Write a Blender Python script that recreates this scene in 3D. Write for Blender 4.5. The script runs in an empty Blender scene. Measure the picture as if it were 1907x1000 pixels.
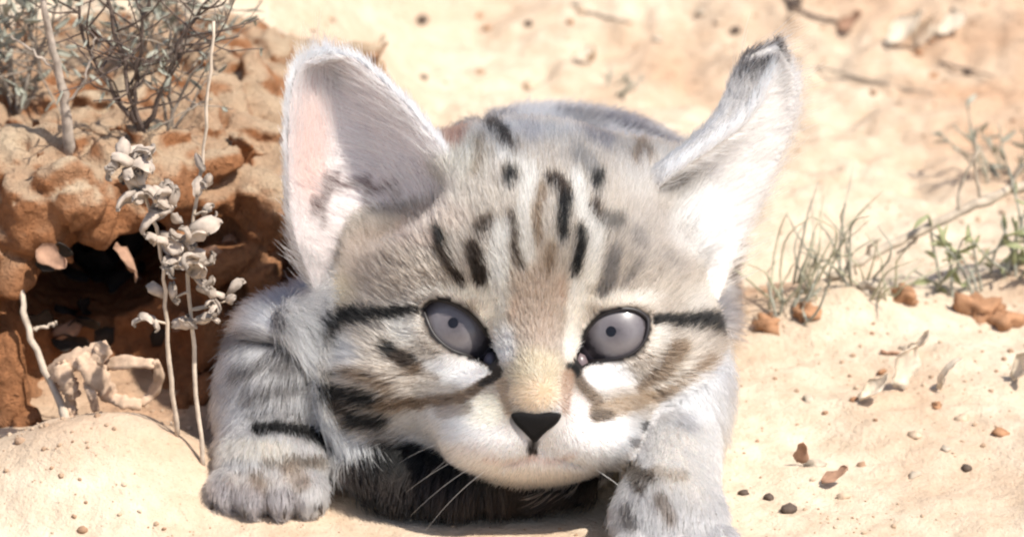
import bpy, bmesh, math, random
import numpy as np
from mathutils import Vector, Matrix

# ------------------------------------------------------------------ camera, sky, sun, exposure
scn = bpy.context.scene
COL = scn.collection
PITCH = math.radians(22.0)
SN, CS = math.sin(PITCH), math.cos(PITCH)
DIST = 0.65                       # camera to the kitten's face, metres
FRAME_W = 0.180                   # metres of picture width at that distance
C0 = np.array([0.0, 0.0, 0.042])  # point of the face plane in the middle of the view
cam_d = bpy.data.cameras.new('camera')
cam = bpy.data.objects.new('camera', cam_d)
COL.objects.link(cam)
cam.location = C0 + DIST * np.array([0, -CS, SN])
cam.rotation_euler = (math.pi / 2 - PITCH, 0, 0)
cam_d.sensor_width = 36
cam_d.lens = 36 * DIST / FRAME_W
cam_d.clip_start = 0.01
cam_d.clip_end = 200
cam_d.dof.use_dof = True
cam_d.dof.focus_distance = DIST - 0.004
cam_d.dof.aperture_fstop = 24
scn.camera = cam

SUN_EL, SUN_AZ = math.radians(60), math.radians(122)   # azimuth from +Y (behind the kitten) towards +X (right)
world = bpy.data.worlds.new('World')
scn.world = world
world.use_nodes = True
wn = world.node_tree
sky = wn.nodes.new('ShaderNodeTexSky')
sky.sky_type = 'NISHITA'
sky.sun_disc = False
sky.sun_elevation = SUN_EL
sky.sun_rotation = SUN_AZ
sky.dust_density = 2.0
wn.nodes['Background'].inputs['Strength'].default_value = 0.11
wn.links.new(sky.outputs[0], wn.nodes['Background'].inputs['Color'])
sun_d = bpy.data.lights.new('sun', 'SUN')
sun_d.energy = 4.4
sun_d.angle = math.radians(0.6)
sun_d.color = (1.0, 0.95, 0.87)
sun = bpy.data.objects.new('sun', sun_d)
COL.objects.link(sun)
sd = Vector((math.sin(SUN_AZ) * math.cos(SUN_EL), math.cos(SUN_AZ) * math.cos(SUN_EL), math.sin(SUN_EL)))
sun.rotation_euler = sd.to_track_quat('Z', 'Y').to_euler()
sun.location = sd * 3

scn.view_settings.view_transform = 'Standard'
scn.view_settings.look = 'None'
scn.view_settings.exposure = 0.52
scn.view_settings.gamma = 1
scn.view_settings.use_curve_mapping = False
scn.cycles.max_bounces = 10
scn.cycles.diffuse_bounces = 5
scn.cycles.glossy_bounces = 4
scn.cycles.transmission_bounces = 6
scn.cycles.transparent_max_bounces = 8
scn.cycles.filter_width = 2.2
scn.cycles.use_denoising = True

rng = np.random.default_rng(11)
random.seed(5)

# ------------------------------------------------------------------ helpers
def hash3(i, j, k, seed):
    n = (i.astype(np.int64) * 73856093) ^ (j.astype(np.int64) * 19349663) ^ (k.astype(np.int64) * 83492791) ^ (seed * 2654435)
    n = (n ^ (n >> 13)) * 1274126177 & 0x7fffffff
    n = (n ^ (n >> 16)) * 668265263 & 0x7fffffff
    return (n & 0xffff) / 32767.5 - 1.0

def noise(p, freq, seed=0):
    """value noise in -1..1 at points p (n,3)"""
    q = np.asarray(p) * freq
    i = np.floor(q).astype(np.int64)
    f = q - i
    f = f * f * (3 - 2 * f)
    r = 0
    for a in (0, 1):
        for b in (0, 1):
            for c in (0, 1):
                w = (f[:, 0] if a else 1 - f[:, 0]) * (f[:, 1] if b else 1 - f[:, 1]) * (f[:, 2] if c else 1 - f[:, 2])
                r = r + w * hash3(i[:, 0] + a, i[:, 1] + b, i[:, 2] + c, seed)
    return r

def fbm(p, freq, octs=4, seed=0, gain=0.5):
    r, a = 0, 1.0
    for o in range(octs):
        r = r + a * noise(p, freq * 2.03 ** o, seed + o * 7)
        a *= gain
    return r

def cracks(p, freq, seed=0):
    """F2 - F1 of a jittered cell pattern: 0 on the cracks between lumps"""
    q = np.asarray(p) * freq
    i = np.floor(q).astype(np.int64)
    f1 = np.full(len(q), 9.0); f2 = np.full(len(q), 9.0)
    for a in (-1, 0, 1):
        for b in (-1, 0, 1):
            for c in (-1, 0, 1):
                x, y, z = i[:, 0] + a, i[:, 1] + b, i[:, 2] + c
                o = np.stack([x + .5 + .45 * hash3(x, y, z, seed), y + .5 + .45 * hash3(x, y, z, seed + 1), z + .5 + .45 * hash3(x, y, z, seed + 2)], -1)
                d = np.linalg.norm(o - q, axis=1)
                f2 = np.minimum(f2, np.maximum(f1, d)); f1 = np.minimum(f1, d)
    return f2 - f1

def sstep(a, b, x):
    t = np.clip((x - a) / (b - a), 0, 1)
    return t * t * (3 - 2 * t)

def smin(a, b, k):
    h = np.clip(0.5 + 0.5 * (b - a) / k, 0, 1)
    return b + (a - b) * h - k * h * (1 - h)

def smax(a, b, k):
    return -smin(-a, -b, k)

def ell(p, c, r, rot=None):
    q = p - np.array(c)
    if rot is not None:
        q = q @ np.array(rot)          # rot columns are the local axes
    r = np.array(r)
    k0 = np.linalg.norm(q / r, axis=-1)
    k1 = np.linalg.norm(q / (r * r), axis=-1) + 1e-9
    return k0 * (k0 - 1) / k1

def caps(p, a, b, ra, rb):
    a, b = np.array(a, float), np.array(b, float)
    ab = b - a
    t = np.clip((p - a) @ ab / (ab @ ab), 0, 1)
    return np.linalg.norm(p - a - t[..., None] * ab, axis=-1) - (ra + (rb - ra) * t)

def surface_nets(f, origin, h):
    """smooth quad surface at f = 0 (inside negative) of a regular grid"""
    ins = f < 0
    nx, ny, nz = f.shape
    cnt = np.zeros((nx - 1, ny - 1, nz - 1), np.float32)
    acc = np.zeros((nx - 1, ny - 1, nz - 1, 3), np.float32)
    for ax in range(3):
        sl0 = [slice(None)] * 3; sl1 = [slice(None)] * 3
        sl0[ax] = slice(0, -1); sl1[ax] = slice(1, None)
        a, b = f[tuple(sl0)], f[tuple(sl1)]
        x = ins[tuple(sl0)] != ins[tuple(sl1)]
        t = np.where(x, a / np.where(x, a - b, 1), 0).astype(np.float32)
        o = [d for d in range(3) if d != ax]
        for u in (0, 1):
            for v in (0, 1):
                sl = [slice(None)] * 3
                sl[o[0]] = slice(u, x.shape[o[0]] - 1 + u)
                sl[o[1]] = slice(v, x.shape[o[1]] - 1 + v)
                xs = x[tuple(sl)]
                cnt += xs
                acc[..., ax] += np.where(xs, t[tuple(sl)], 0)
                acc[..., o[0]] += xs * np.float32(u)
                acc[..., o[1]] += xs * np.float32(v)
    act = cnt > 0
    idx = -np.ones(cnt.shape, np.int64)
    idx[act] = np.arange(act.sum())
    cells = np.argwhere(act)
    verts = (cells + acc[act] / cnt[act][:, None]) * h + np.array(origin)
    faces = []
    for ax in range(3):
        sl0 = [slice(1, -1)] * 3; sl1 = [slice(1, -1)] * 3
        sl0[ax] = slice(0, -1); sl1[ax] = slice(1, None)
        a, b = ins[tuple(sl0)], ins[tuple(sl1)]
        for flip in (0, 1):
            e = np.argwhere((a & ~b) if not flip else (~a & b))
            if not len(e):
                continue
            o1, o2 = (ax + 1) % 3, (ax + 2) % 3
            base = e.copy()
            base[:, o1] += 1; base[:, o2] += 1
            def cell(du, dv):
                c = base.copy(); c[:, o1] -= du; c[:, o2] -= dv
                return idx[c[:, 0], c[:, 1], c[:, 2]]
            q = np.stack([cell(1, 1), cell(0, 1), cell(0, 0), cell(1, 0)], 1)
            faces.append(q if not flip else q[:, ::-1])
    return verts, np.concatenate(faces)

def field(f, lo, n, h, stride=4, margin=7.0):
    """grid of f, evaluated finely only near the surface"""
    m = [k // stride + 2 for k in n]
    ax = [lo[i] + np.arange(m[i]) * h * stride for i in range(3)]
    co = f(np.stack(np.meshgrid(*ax, indexing='ij'), -1).reshape(-1, 3)).reshape(m)
    ids = [(np.arange(n[i]) + stride // 2) // stride for i in range(3)]
    F = co[np.ix_(*ids)].astype(np.float32)
    w = np.argwhere(np.abs(F) < margin)
    for s in range(0, len(w), 400000):
        k = w[s:s + 400000]
        F[k[:, 0], k[:, 1], k[:, 2]] = f(np.array(lo) + k * h)
    return F

def np_mesh(name, verts, faces, smooth=True):
    me = bpy.data.meshes.new(name)
    verts = np.asarray(verts, np.float32)
    if isinstance(faces, np.ndarray):
        n, k = faces.shape
        me.vertices.add(len(verts)); me.vertices.foreach_set('co', verts.ravel())
        me.loops.add(n * k); me.loops.foreach_set('vertex_index', faces.astype(np.int32).ravel())
        me.polygons.add(n)
        me.polygons.foreach_set('loop_start', np.arange(0, n * k, k, dtype=np.int32))
        me.polygons.foreach_set('loop_total', np.full(n, k, np.int32))
        me.update(calc_edges=True); me.validate()
    else:
        me.from_pydata(verts.tolist(), [], faces)
        me.update()
    if smooth:
        me.polygons.foreach_set('use_smooth', np.ones(len(me.polygons), bool))
    return me

def link(name, data, mat=None, parent=None, loc=None, label=None, cat=None, group=None, kind=None):
    o = bpy.data.objects.new(name, data)
    COL.objects.link(o)
    if mat is not None and data is not None and not len(data.materials):
        data.materials.append(mat)
    if parent is not None:
        o.parent = parent
    if loc is not None:
        o.location = loc
    if label: o['label'] = label
    if cat: o['category'] = cat
    if group: o['group'] = group
    if kind: o['kind'] = kind
    return o

def view_ray(px, py):
    """direction through photo pixel (1907 x 1000), length such that depth along the view axis is 1"""
    k = FRAME_W / 1907 / DIST
    u, v = (px - 953.5) * k, (500 - py) * k
    return np.array([u, CS + v * SN, -SN + v * CS])

CAM = C0 + DIST * np.array([0, -CS, SN])
def at_depth(px, py, w):
    """world point seen at a pixel, w metres nearer than the face plane"""
    return CAM + view_ray(px, py) * (DIST - w)

def at_y(px, py, y):
    d = view_ray(px, py)
    return CAM + d * ((y - CAM[1]) / d[1])

def new_mat(name):
    m = bpy.data.materials.new(name)
    m.use_nodes = True
    nt = m.node_tree
    return m, nt, nt.nodes['Principled BSDF']

def node(nt, typ, **kw):
    n = nt.nodes.new(typ)
    for k, v in kw.items():
        if k in n.inputs: n.inputs[k].default_value = v
        else: setattr(n, k, v)
    return n

def ramp(nt, stops, fac=None, interp='LINEAR'):
    n = nt.nodes.new('ShaderNodeValToRGB')
    n.color_ramp.interpolation = interp
    els = n.color_ramp.elements
    while len(els) < len(stops): els.new(0.5)
    for e, (p, c) in zip(els, stops):
        e.position = p; e.color = (*c, 1)
    if fac is not None: nt.links.new(fac, n.inputs[0])
    return n

def tube(points, radii, n=6, cap=True):
    """verts, faces of a tapered tube along points"""
    P = np.asarray(points, float)
    T = np.gradient(P, axis=0)
    T /= np.linalg.norm(T, axis=1)[:, None] + 1e-12
    ref = np.array([0.31, 0.52, 0.79])
    V, F = [], []
    for i, (p, t) in enumerate(zip(P, T)):
        a = np.cross(t, ref); a /= np.linalg.norm(a) + 1e-12
        b = np.cross(t, a)
        for k in range(n):
            an = 2 * math.pi * k / n
            V.append(p + radii[i] * (a * math.cos(an) + b * math.sin(an)))
    m = len(P)
    for i in range(m - 1):
        for k in range(n):
            F.append((i * n + k, i * n + (k + 1) % n, (i + 1) * n + (k + 1) % n, (i + 1) * n + k))
    if cap:
        F.append(tuple(range(n))[::-1]); F.append(tuple((m - 1) * n + k for k in range(n)))
    return V, F

def merge(pieces):
    V, F = [], []
    for v, f in pieces:
        o = len(V)
        V.extend(np.asarray(v).tolist()); F.extend([tuple(i + o for i in q) for q in f])
    return V, F

def spline(ctrl, n):
    """Catmull-Rom through control points"""
    C = np.asarray(ctrl, float)
    C = np.vstack([2 * C[0] - C[1], C, 2 * C[-1] - C[-2]])
    out = []
    m = len(C) - 3
    for t in np.linspace(0, m - 1e-6, n):
        i = int(t); f = t - i
        p0, p1, p2, p3 = C[i:i + 4]
        out.append(0.5 * (2 * p1 + (p2 - p0) * f + (2 * p0 - 5 * p1 + 4 * p2 - p3) * f * f + (3 * p1 - p0 - 3 * p2 + p3) * f ** 3))
    return np.array(out)

FUR_SCALE = 1.0
# ------------------------------------------------------------------ ground
def Hmm(x, y):
    """height of the sand in mm at (x, y) mm"""
    x = np.asarray(x, float); y = np.asarray(y, float)
    p = np.stack([x.ravel(), y.ravel(), np.zeros(x.size)], -1)
    z = 2.2 * fbm(p, 1 / 55, 2, 101) + 0.9 * fbm(p, 1 / 17, 2, 111) + 0.45 * np.abs(fbm(p, 1 / 6.0, 3, 121))
    z = z.reshape(x.shape)
    rough = (.35 * sstep(35, 60, np.abs(x)) + .65 * sstep(95, 170, y)) * (1 - sstep(500, 900, y))
    z = z + rough * (2.0 * fbm(p, 1 / 11, 3, 131) + 1.6 * np.abs(fbm(p * np.array([.5, 1, 1]), 1 / 7, 3, 141))).reshape(x.shape)
    z = z - (sstep(105, 150, y) * (1 - sstep(400, 600, y)) * 1.6 * (1 - sstep(0, .22, cracks(p * np.array([.6, 1, 1]) + 3 * np.stack([noise(p, .06, 5), noise(p, .06, 6), 0 * p[:, 0]], -1), 1 / 24, 160))).reshape(x.shape))
    far = sstep(400, 2500, np.hypot(x, y))
    near = np.exp(-((x + 5) / 55) ** 2 - ((y - 20) / 55) ** 2)
    z = z * (1 - .75 * near) - 0.6 * near
    z = z + 13.5 * np.exp(-((x + 74) / 21) ** 2 - ((y + 2) / 15) ** 2)              # mound of dug sand
    z = z + 3.0 * np.exp(-((x + 92) / 22) ** 2 - ((y + 14) / 14) ** 2)
    rise = (1 - sstep(-62, -14, x)) * sstep(0, 30, y - 104 + 56 * sstep(-64, -40, x))
    z = z + 41 * rise * (1 - sstep(160, 420, y))
    z = z + 7.5 * np.exp(-((x - 67) / 20) ** 2 - ((y - 74) / 13) ** 2)              # right-hand hump
    z = z - 4.0 * np.exp(-((x - 70) / 30) ** 2 - ((y - 100) / 10) ** 2)
    z = z + 6.0 * np.exp(-((x - 105) / 16) ** 2 - ((y - 92) / 12) ** 2)
    z = z + 9.0 * sstep(120, 330, y) * (1 - sstep(700, 2500, y)) + 3.5 * np.sin(y / 21 + x / 55) * sstep(110, 150, y) * (1 - sstep(340, 600, y))
    z = z + far * 120 * (fbm(p, 1 / 4000, 2, 7).reshape(x.shape))
    return z

def ground_hit(px, py):
    """point (metres) where the sight line through a pixel meets the sand"""
    d = view_ray(px, py)
    t = np.linspace(DIST * .8, DIST * 2.2, 1400)
    q = CAM + d * t[:, None]
    under = q[:, 2] * 1000 <= Hmm(q[:, 0] * 1000, q[:, 1] * 1000)
    return q[int(np.argmax(under))]

def axis(lo, hi, step, far):
    a = list(np.arange(lo, hi, step)); s = step; b = [a[-1]]
    while b[-1] < far: s *= 1.22; b.append(b[-1] + s)
    s = step; c = [a[0]]
    while c[-1] > -far: s *= 1.22; c.append(c[-1] - s)
    return np.array(c[1:][::-1] + a + b[1:])
gx = axis(-150, 155, 1.15, 60000); gy = axis(-55, 345, 1.2, 60000)
GX, GY = np.meshgrid(gx, gy, indexing='ij')
GZ = Hmm(GX, GY)
nx_, ny_ = GX.shape
gi = np.arange(nx_ * ny_).reshape(nx_, ny_)
gf = np.stack([gi[:-1, :-1], gi[1:, :-1], gi[1:, 1:], gi[:-1, 1:]], -1).reshape(-1, 4)
gv = np.stack([GX, GY, GZ], -1).reshape(-1, 3)
# red subsoil shows where the crust is broken: by the burrow, on the far slope, in front of the kitten
red = (.75 * np.exp(-((gv[:, 0] + 60) / 40) ** 2 - ((gv[:, 1] - 45) / 30) ** 2)
       + .5 * sstep(30, 110, gv[:, 0]) * sstep(130, 230, gv[:, 1]) + .62 * np.exp(-((gv[:, 0] + 2) / 30) ** 2 - ((gv[:, 1] + 22) / 9) ** 2)
       + .7 * np.exp(-((gv[:, 0] - 108) / 18) ** 2 - ((gv[:, 1] - 84) / 9) ** 2) + .6 * np.exp(-((gv[:, 0] - 52) / 12) ** 2 - ((gv[:, 1] - 82) / 8) ** 2)
       + .5 * np.exp(-((gv[:, 0] + 70) / 18) ** 2 - ((gv[:, 1] + 6) / 9) ** 2) * .3)
red = np.clip(red * (1 + .6 * fbm(gv, 1 / 14, 3, 71)) + .18 + .42 * fbm(gv, 1 / 38, 3, 81), 0, 1)

def earth_material(name, sand, pale, redc, attr='red', bump=.5, dist=1.0):
    m, nt, bs = new_mat(name)
    at = node(nt, 'ShaderNodeAttribute', attribute_name=attr)
    co = nt.nodes.new('ShaderNodeTexCoord')
    n1 = node(nt, 'ShaderNodeTexNoise', Scale=160.0, Detail=6.0, Roughness=.65)
    n2 = node(nt, 'ShaderNodeTexNoise', Scale=1500.0, Detail=4.0, Roughness=.7)
    n3 = node(nt, 'ShaderNodeTexNoise', Scale=420.0, Detail=5.0, Roughness=.6)
    for n in (n1, n2, n3): nt.links.new(co.outputs['Object'], n.inputs['Vector'])
    r1 = ramp(nt, [(.35, sand), (.65, pale)], n1.outputs[0])
    r2 = ramp(nt, [(.30, tuple(c * .72 for c in redc)), (.62, redc)], n3.outputs[0])
    mx = node(nt, 'ShaderNodeMix', data_type='RGBA')
    nt.links.new(at.outputs['Fac'], mx.inputs[0]); nt.links.new(r1.outputs[0], mx.inputs[6]); nt.links.new(r2.outputs[0], mx.inputs[7])
    sp = ramp(nt, [(.28, (.55, .45, .38)), (.40, (1, 1, 1)), (.68, (1, 1, 1)), (.80, (1.2, 1.16, 1.1))], n2.outputs[0])
    mu = node(nt, 'ShaderNodeMix', data_type='RGBA', blend_type='MULTIPLY'); mu.inputs[0].default_value = .75
    nt.links.new(mx.outputs[2], mu.inputs[6]); nt.links.new(sp.outputs[0], mu.inputs[7])
    nt.links.new(mu.outputs[2], bs.inputs['Base Color'])
    bs.inputs['Roughness'].default_value = .95; bs.inputs['Specular IOR Level'].default_value = .1
    b1 = node(nt, 'ShaderNodeBump', Strength=bump, Distance=.0012 * dist); b2 = node(nt, 'ShaderNodeBump', Strength=bump, Distance=.0006)
    nt.links.new(n3.outputs[0], b1.inputs['Height']); nt.links.new(n2.outputs[0], b2.inputs['Height'])
    nt.links.new(b1.outputs[0], b2.inputs['Normal']); nt.links.new(b2.outputs[0], bs.inputs['Normal'])
    return m
M_sand = earth_material('sand', (.53, .42, .305), (.66, .55, .42), (.50, .32, .205), bump=.65, dist=1.2)
M_red = earth_material('red_earth', (.50, .37, .25), (.58, .45, .31), (.37, .165, .075), bump=1.0, dist=2.2)
gm = np_mesh('ground', gv * .001, gf)
at_ = gm.attributes.new('red', 'FLOAT', 'POINT'); at_.data.foreach_set('value', red.astype(np.float32))
link('ground', gm, M_sand, kind='structure')

# ------------------------------------------------------------------ bank of red earth with the burrow
def sd_bank(p):
    x, y, z = p[:, 0], p[:, 1], p[:, 2]
    n = 4.0 * fbm(p, 1 / 17, 3, 201) + 2.4 * np.abs(fbm(p, 1 / 8, 3, 211)) - 1.2
    wq = p + 2.5 * np.stack([noise(p, .15, 221), noise(p, .15, 222), noise(p, .15, 223)], -1)
    n = n + 2.8 * (1 - sstep(0, .30, cracks(wq, 1 / 13, 230))) + .8 * (1 - sstep(0, .35, cracks(wq, 1 / 6, 240)))
    yf = 38 + .10 * (z - 20) + 8 * sstep(-70, -40, x) - 6 * sstep(-84, -100, x)
    top = 47 - 8 * sstep(-62, -36, x)
    d = smax(yf - y, z - top, 9)
    d = smax(d, x + 34 - .1 * (y - 40), 10)
    d = smax(d, y - 135, 8)
    # lumps
    for (c, r) in (((-84, 38, 40), (13, 9, 8)), ((-97, 33, 28), (9, 9, 11)), ((-99, 30, 10), (9, 9, 12)), ((-66, 44, 37), (9, 8, 6)), ((-50, 50, 24), (10, 8, 9)),
                   ((-58, 44, 12), (8, 8, 9)), ((-44, 52, 33), (9, 9, 6)), ((-88, 36, 33), (7, 6, 4)), ((-74, 40, 31), (6, 6, 4)), ((-60, 38, 3), (10, 8, 5)), ((-72, 40, 2), (9, 7, 4)), ((-93, 25, 4), (7, 8, 6))):
        d = smin(d, ell(p, c, r), 3)
    d = d + n
    for (c, r) in (((-81, 66, 20), (15, 54, 11)), ((-72, 56, 26), (12, 40, 7)), ((-76, 38, 9), (17, 16, 11)), ((-84, 36, 9), (6, 14, 13)), ((-56, 44, 29), (5, 10, 3.0)),
                   ((-90, 34, 42), (2.6, 5, 1.1)), ((-98, 28, 30), (2.5, 6, 2.5)), ((-52, 45, 17), (3, 8, 4)), ((-66, 42, 17), (6, 12, 5)), ((-62, 40, 33), (6, 7, 2.2))):
        d = smax(d, -(ell(p, c, r) - .35 * n), 1.6)
    return d
bl = np.array([-152.0, 8, -6]); bhh = np.array([-14.0, 142, 60]); bv = 0.9
bn = np.ceil((bhh - bl) / bv).astype(int)
bf = field(sd_bank, bl, bn, bv, 4, 8.0)
bV, bF = surface_nets(bf, bl, bv)
bm_ = np_mesh('earth_bank', bV * .001, bF)
nrm = np.empty(len(bV) * 3, np.float32); bm_.vertices.foreach_get('normal', nrm); nrm = nrm.reshape(-1, 3)
dust = sstep(.35, .85, nrm[:, 2] + .35 * fbm(bV, 1 / 12, 3, 91)) * sstep(28, 42, bV[:, 2] + 5 * fbm(bV, 1 / 20, 2, 95))
bred = np.clip(1.05 - .8 * dust + .25 * fbm(bV, 1 / 16, 3, 97) - .35 * sstep(-60, -36, bV[:, 0]) * sstep(14, 30, bV[:, 2]), 0, 1)
at_ = bm_.attributes.new('red', 'FLOAT', 'POINT'); at_.data.foreach_set('value', bred.astype(np.float32))
link('earth_bank', bm_, M_red, kind='structure')
from mathutils.bvhtree import BVHTree
BANK = BVHTree.FromPolygons((bV * .001).tolist(), bF.tolist())
def on_earth(px, py, lift=0.0):
    """first point of bank or sand on the sight line through a pixel, and its outward normal"""
    d = view_ray(px, py)
    g_ = ground_hit(px, py)
    h_ = BANK.ray_cast(Vector(CAM), Vector(d).normalized())
    if h_[0] is not None and (h_[0] - Vector(CAM)).length < np.linalg.norm(g_ - CAM):
        return np.array(h_[0]) + np.array(h_[1]) * lift, np.array(h_[1])
    return g_ + np.array([0, 0, lift]), np.array([0, 0, 1.0])

# ------------------------------------------------------------------ plants and litter
def simple_mat(name, col, var=.25, rough=.8, scale=500.0, transl=0.0):
    m, nt, bs = new_mat(name)
    co = nt.nodes.new('ShaderNodeTexCoord')
    nz = node(nt, 'ShaderNodeTexNoise', Scale=scale, Detail=4.0)
    nt.links.new(co.outputs['Object'], nz.inputs['Vector'])
    rp = ramp(nt, [(.3, tuple(c * (1 - var) for c in col)), (.7, tuple(min(1, c * (1 + var)) for c in col))], nz.outputs[0])
    nt.links.new(rp.outputs[0], bs.inputs['Base Color'])
    bs.inputs['Roughness'].default_value = rough; bs.inputs['Specular IOR Level'].default_value = .25
    bp = node(nt, 'ShaderNodeBump', Strength=.35, Distance=.0006)
    nt.links.new(nz.outputs[0], bp.inputs['Height']); nt.links.new(bp.outputs[0], bs.inputs['Normal'])
    if transl:
        tr = nt.nodes.new('ShaderNodeBsdfTranslucent'); nt.links.new(rp.outputs[0], tr.inputs[0])
        mx = nt.nodes.new('ShaderNodeMixShader'); mx.inputs[0].default_value = transl
        nt.links.new(bs.outputs[0], mx.inputs[1]); nt.links.new(tr.outputs[0], mx.inputs[2]); nt.links.new(mx.outputs[0], nt.nodes['Material Output'].inputs[0])
    return m
M_twig = simple_mat('grey_twig', (.27, .225, .18)); M_dtwig = simple_mat('dark_twig', (.11, .08, .065))
M_straw = simple_mat('pale_straw', (.50, .41, .32)); M_ptwig = simple_mat('weathered_twig', (.42, .35, .27))
M_pale = simple_mat('pale_bract', (.45, .375, .31), var=.4, transl=.2); M_husk = simple_mat('dry_husk', (.52, .37, .26))
M_gleaf = simple_mat('grey_green_leaf', (.44, .44, .36), transl=.3); M_green = simple_mat('green_leaf', (.40, .42, .23), transl=.35)
M_pgrass = simple_mat('pale_grass', (.60, .58, .42), transl=.3)
M_dleaf = simple_mat('dead_leaf', (.80, .70, .56), transl=.25); M_bleaf = simple_mat('brown_dead_leaf', (.34, .20, .13))
M_kleaf = simple_mat('burrow_shade_leaf', (.035, .027, .022))  # near-black leaf colour that deepens the burrow's shade
M_peb = simple_mat('dark_pebble', (.09, .065, .05)); M_peb2 = simple_mat('sandy_pebble', (.50, .38, .27)); M_clod = simple_mat('red_clod', (.34, .18, .095))
pr = np.random.default_rng(77)

def leaf_mesh(L, W, curl, fold, seed, th=.00022, notch=0.0):
    """a curled, cupped dry leaf with thickness; base at the origin, tip along +Y"""
    r = np.random.default_rng(seed)
    n, m = 9, 5
    ph = r.random(4) * 6.28
    G = np.zeros((n, m, 3))
    for i in range(n):
        t = i / (n - 1)
        w = W * (math.sin(math.pi * min(1, t * .94 + .06) ** .8) ** .75) * (1 + notch * math.sin(9 * t + ph[3]))
        a = curl * t
        y = L * (math.sin(a) / curl if abs(curl) > .05 else t)
        z = L * ((1 - math.cos(a)) / curl if abs(curl) > .05 else 0)
        for j in range(m):
            s = j / (m - 1) * 2 - 1
            G[i, j] = (s * w * .5 * math.cos(fold * abs(s)), y, z + abs(s) * w * .5 * math.sin(fold) + .06 * W * math.sin(5 * t + 3 * s + ph[0]) + .03 * W * r.normal())
    du = np.gradient(G, axis=0); dv = np.gradient(G, axis=1)
    N = np.cross(du, dv); N /= np.linalg.norm(N, axis=-1)[..., None] + 1e-12
    V = np.concatenate([(G + N * th / 2).reshape(-1, 3), (G - N * th / 2).reshape(-1, 3)])
    M = n * m; Fc = []
    for i in range(n - 1):
        for j in range(m - 1):
            a, b, c, d = i * m + j, i * m + j + 1, (i + 1) * m + j + 1, (i + 1) * m + j
            Fc += [(a, d, c, b), (a + M, b + M, c + M, d + M)]
    for i in range(n - 1):
        for j in (0, m - 1):
            a, b = i * m + j, (i + 1) * m + j
            Fc.append((a, b, b + M, a + M))
    for i in (0, n - 1):
        for j in range(m - 1):
            a, b = i * m + j, i * m + j + 1
            Fc.append((a, b, b + M, a + M))
    return V, Fc

def stone_mesh(r, seed, squash=.7, rough=.25, sub=2):
    bmx = bmesh.new(); bmesh.ops.create_icosphere(bmx, subdivisions=sub, radius=1)
    V = np.array([v.co[:] for v in bmx.verts]); Fc = [tuple(v.index for v in f.verts) for f in bmx.faces]; bmx.free()
    k = 1 + rough * fbm(V + seed * 7.1, 1.3, 4, seed)
    V = V * k[:, None] * r * np.array([1, .8 + .3 * ((seed * 37) % 10) / 10, squash])
    return V, Fc

# a little library of shared leaf meshes
LEAF = {}
def leaf_lib(key, mat, L, W, curl, fold, n=3, **kw):
    LEAF[key] = []
    for i in range(n):
        V, Fc = leaf_mesh(L, W, curl * (1 + .3 * (i - 1)), fold * (1 + .2 * (i - 1)), 40 + i * 3 + len(LEAF) * 17, **kw)
        me = np_mesh(key, V, Fc); me.materials.append(mat); LEAF[key].append(me)
leaf_lib('bract', M_pale, .0048, .0030, 1.7, .8, 5, th=.0005, notch=.15)
leaf_lib('small', M_gleaf, .0042, .0013, .6, .5)
leaf_lib('green', M_green, .0050, .0014, .7, .4)
leaf_lib('dead', M_dleaf, .010, .0060, 1.0, .6, 4, notch=.25)
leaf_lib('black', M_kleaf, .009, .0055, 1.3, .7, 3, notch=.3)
leaf_lib('brown', M_bleaf, .008, .0050, 1.2, .6, 3, notch=.25)

def orient(o, d, roll=0.0, scale=1.0):
    """turn a leaf's +Y along d"""
    q = Vector(d).normalized().to_track_quat('Y', 'Z')
    o.rotation_mode = 'QUATERNION'
    o.rotation_quaternion = q @ Matrix.Rotation(roll, 3, 'Y').to_quaternion()
    o.scale = (scale,) * 3

def root_of(name, p, label, cat, group=None):
    return link(name, None, loc=tuple(p), label=label, cat=cat, group=group)

def local_tube(name, P, r0, r1, mat, root, n=7, wob=.00018, seg=18):
    P = spline(P, seg) if len(P) < seg else np.asarray(P)
    P = P - np.array(root.location)
    P[1:-1] += pr.normal(0, wob, P[1:-1].shape)
    rr = np.linspace(r0, r1, len(P)) * (1 + .07 * pr.normal(size=len(P)))
    V, Fc = tube(P, rr, n)
    return link(name, np_mesh(name, V, Fc), mat, root)

def put_leaf(key, p, d, root, parent=None, roll=None, scale=1.0, name='leaf'):
    me = LEAF[key][int(pr.integers(len(LEAF[key])))]
    o = link(name, me, None, parent or root)
    o.location = np.asarray(p) - np.array(root.location)
    orient(o, d, pr.random() * 6.28 if roll is None else roll, scale)
    return o

def px_path(pts, y):
    """pixels -> points; y (mm) may be one number or one per point"""
    ys = y if hasattr(y, '__len__') else [y] * len(pts)
    return np.array([at_y(a, b, c / 1000) for (a, b), c in zip(pts, ys)])

def side_twigs(path, n, length, mat, root, r=.00022, leaf=None, up=.45, name='twig', t0=.25, leafs=3, lscale=1.0):
    m = len(path)
    for k in range(n):
        i = int((t0 + (1 - t0) * pr.random()) * (m - 1))
        p = path[i]
        d = np.array([pr.normal(), .6 * pr.normal(), up + .5 * pr.normal()]); d /= np.linalg.norm(d)
        L = length * (.5 + pr.random())
        b = p + d * L * .5 + pr.normal(0, L * .06, 3)
        e = p + d * L + np.array([0, 0, L * .15]) + pr.normal(0, L * .12, 3)
        t = local_tube(name, [p, b, e], r, r * .5, mat, root, 5, .0001, 8)
        if leaf:
            for q in range(leafs):
                f = .35 + .65 * (q + pr.random()) / leafs
                pp = p + (e - p) * f
                put_leaf(leaf, pp, d + pr.normal(0, .8, 3), root, scale=lscale * (.7 + .6 * pr.random()))

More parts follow.
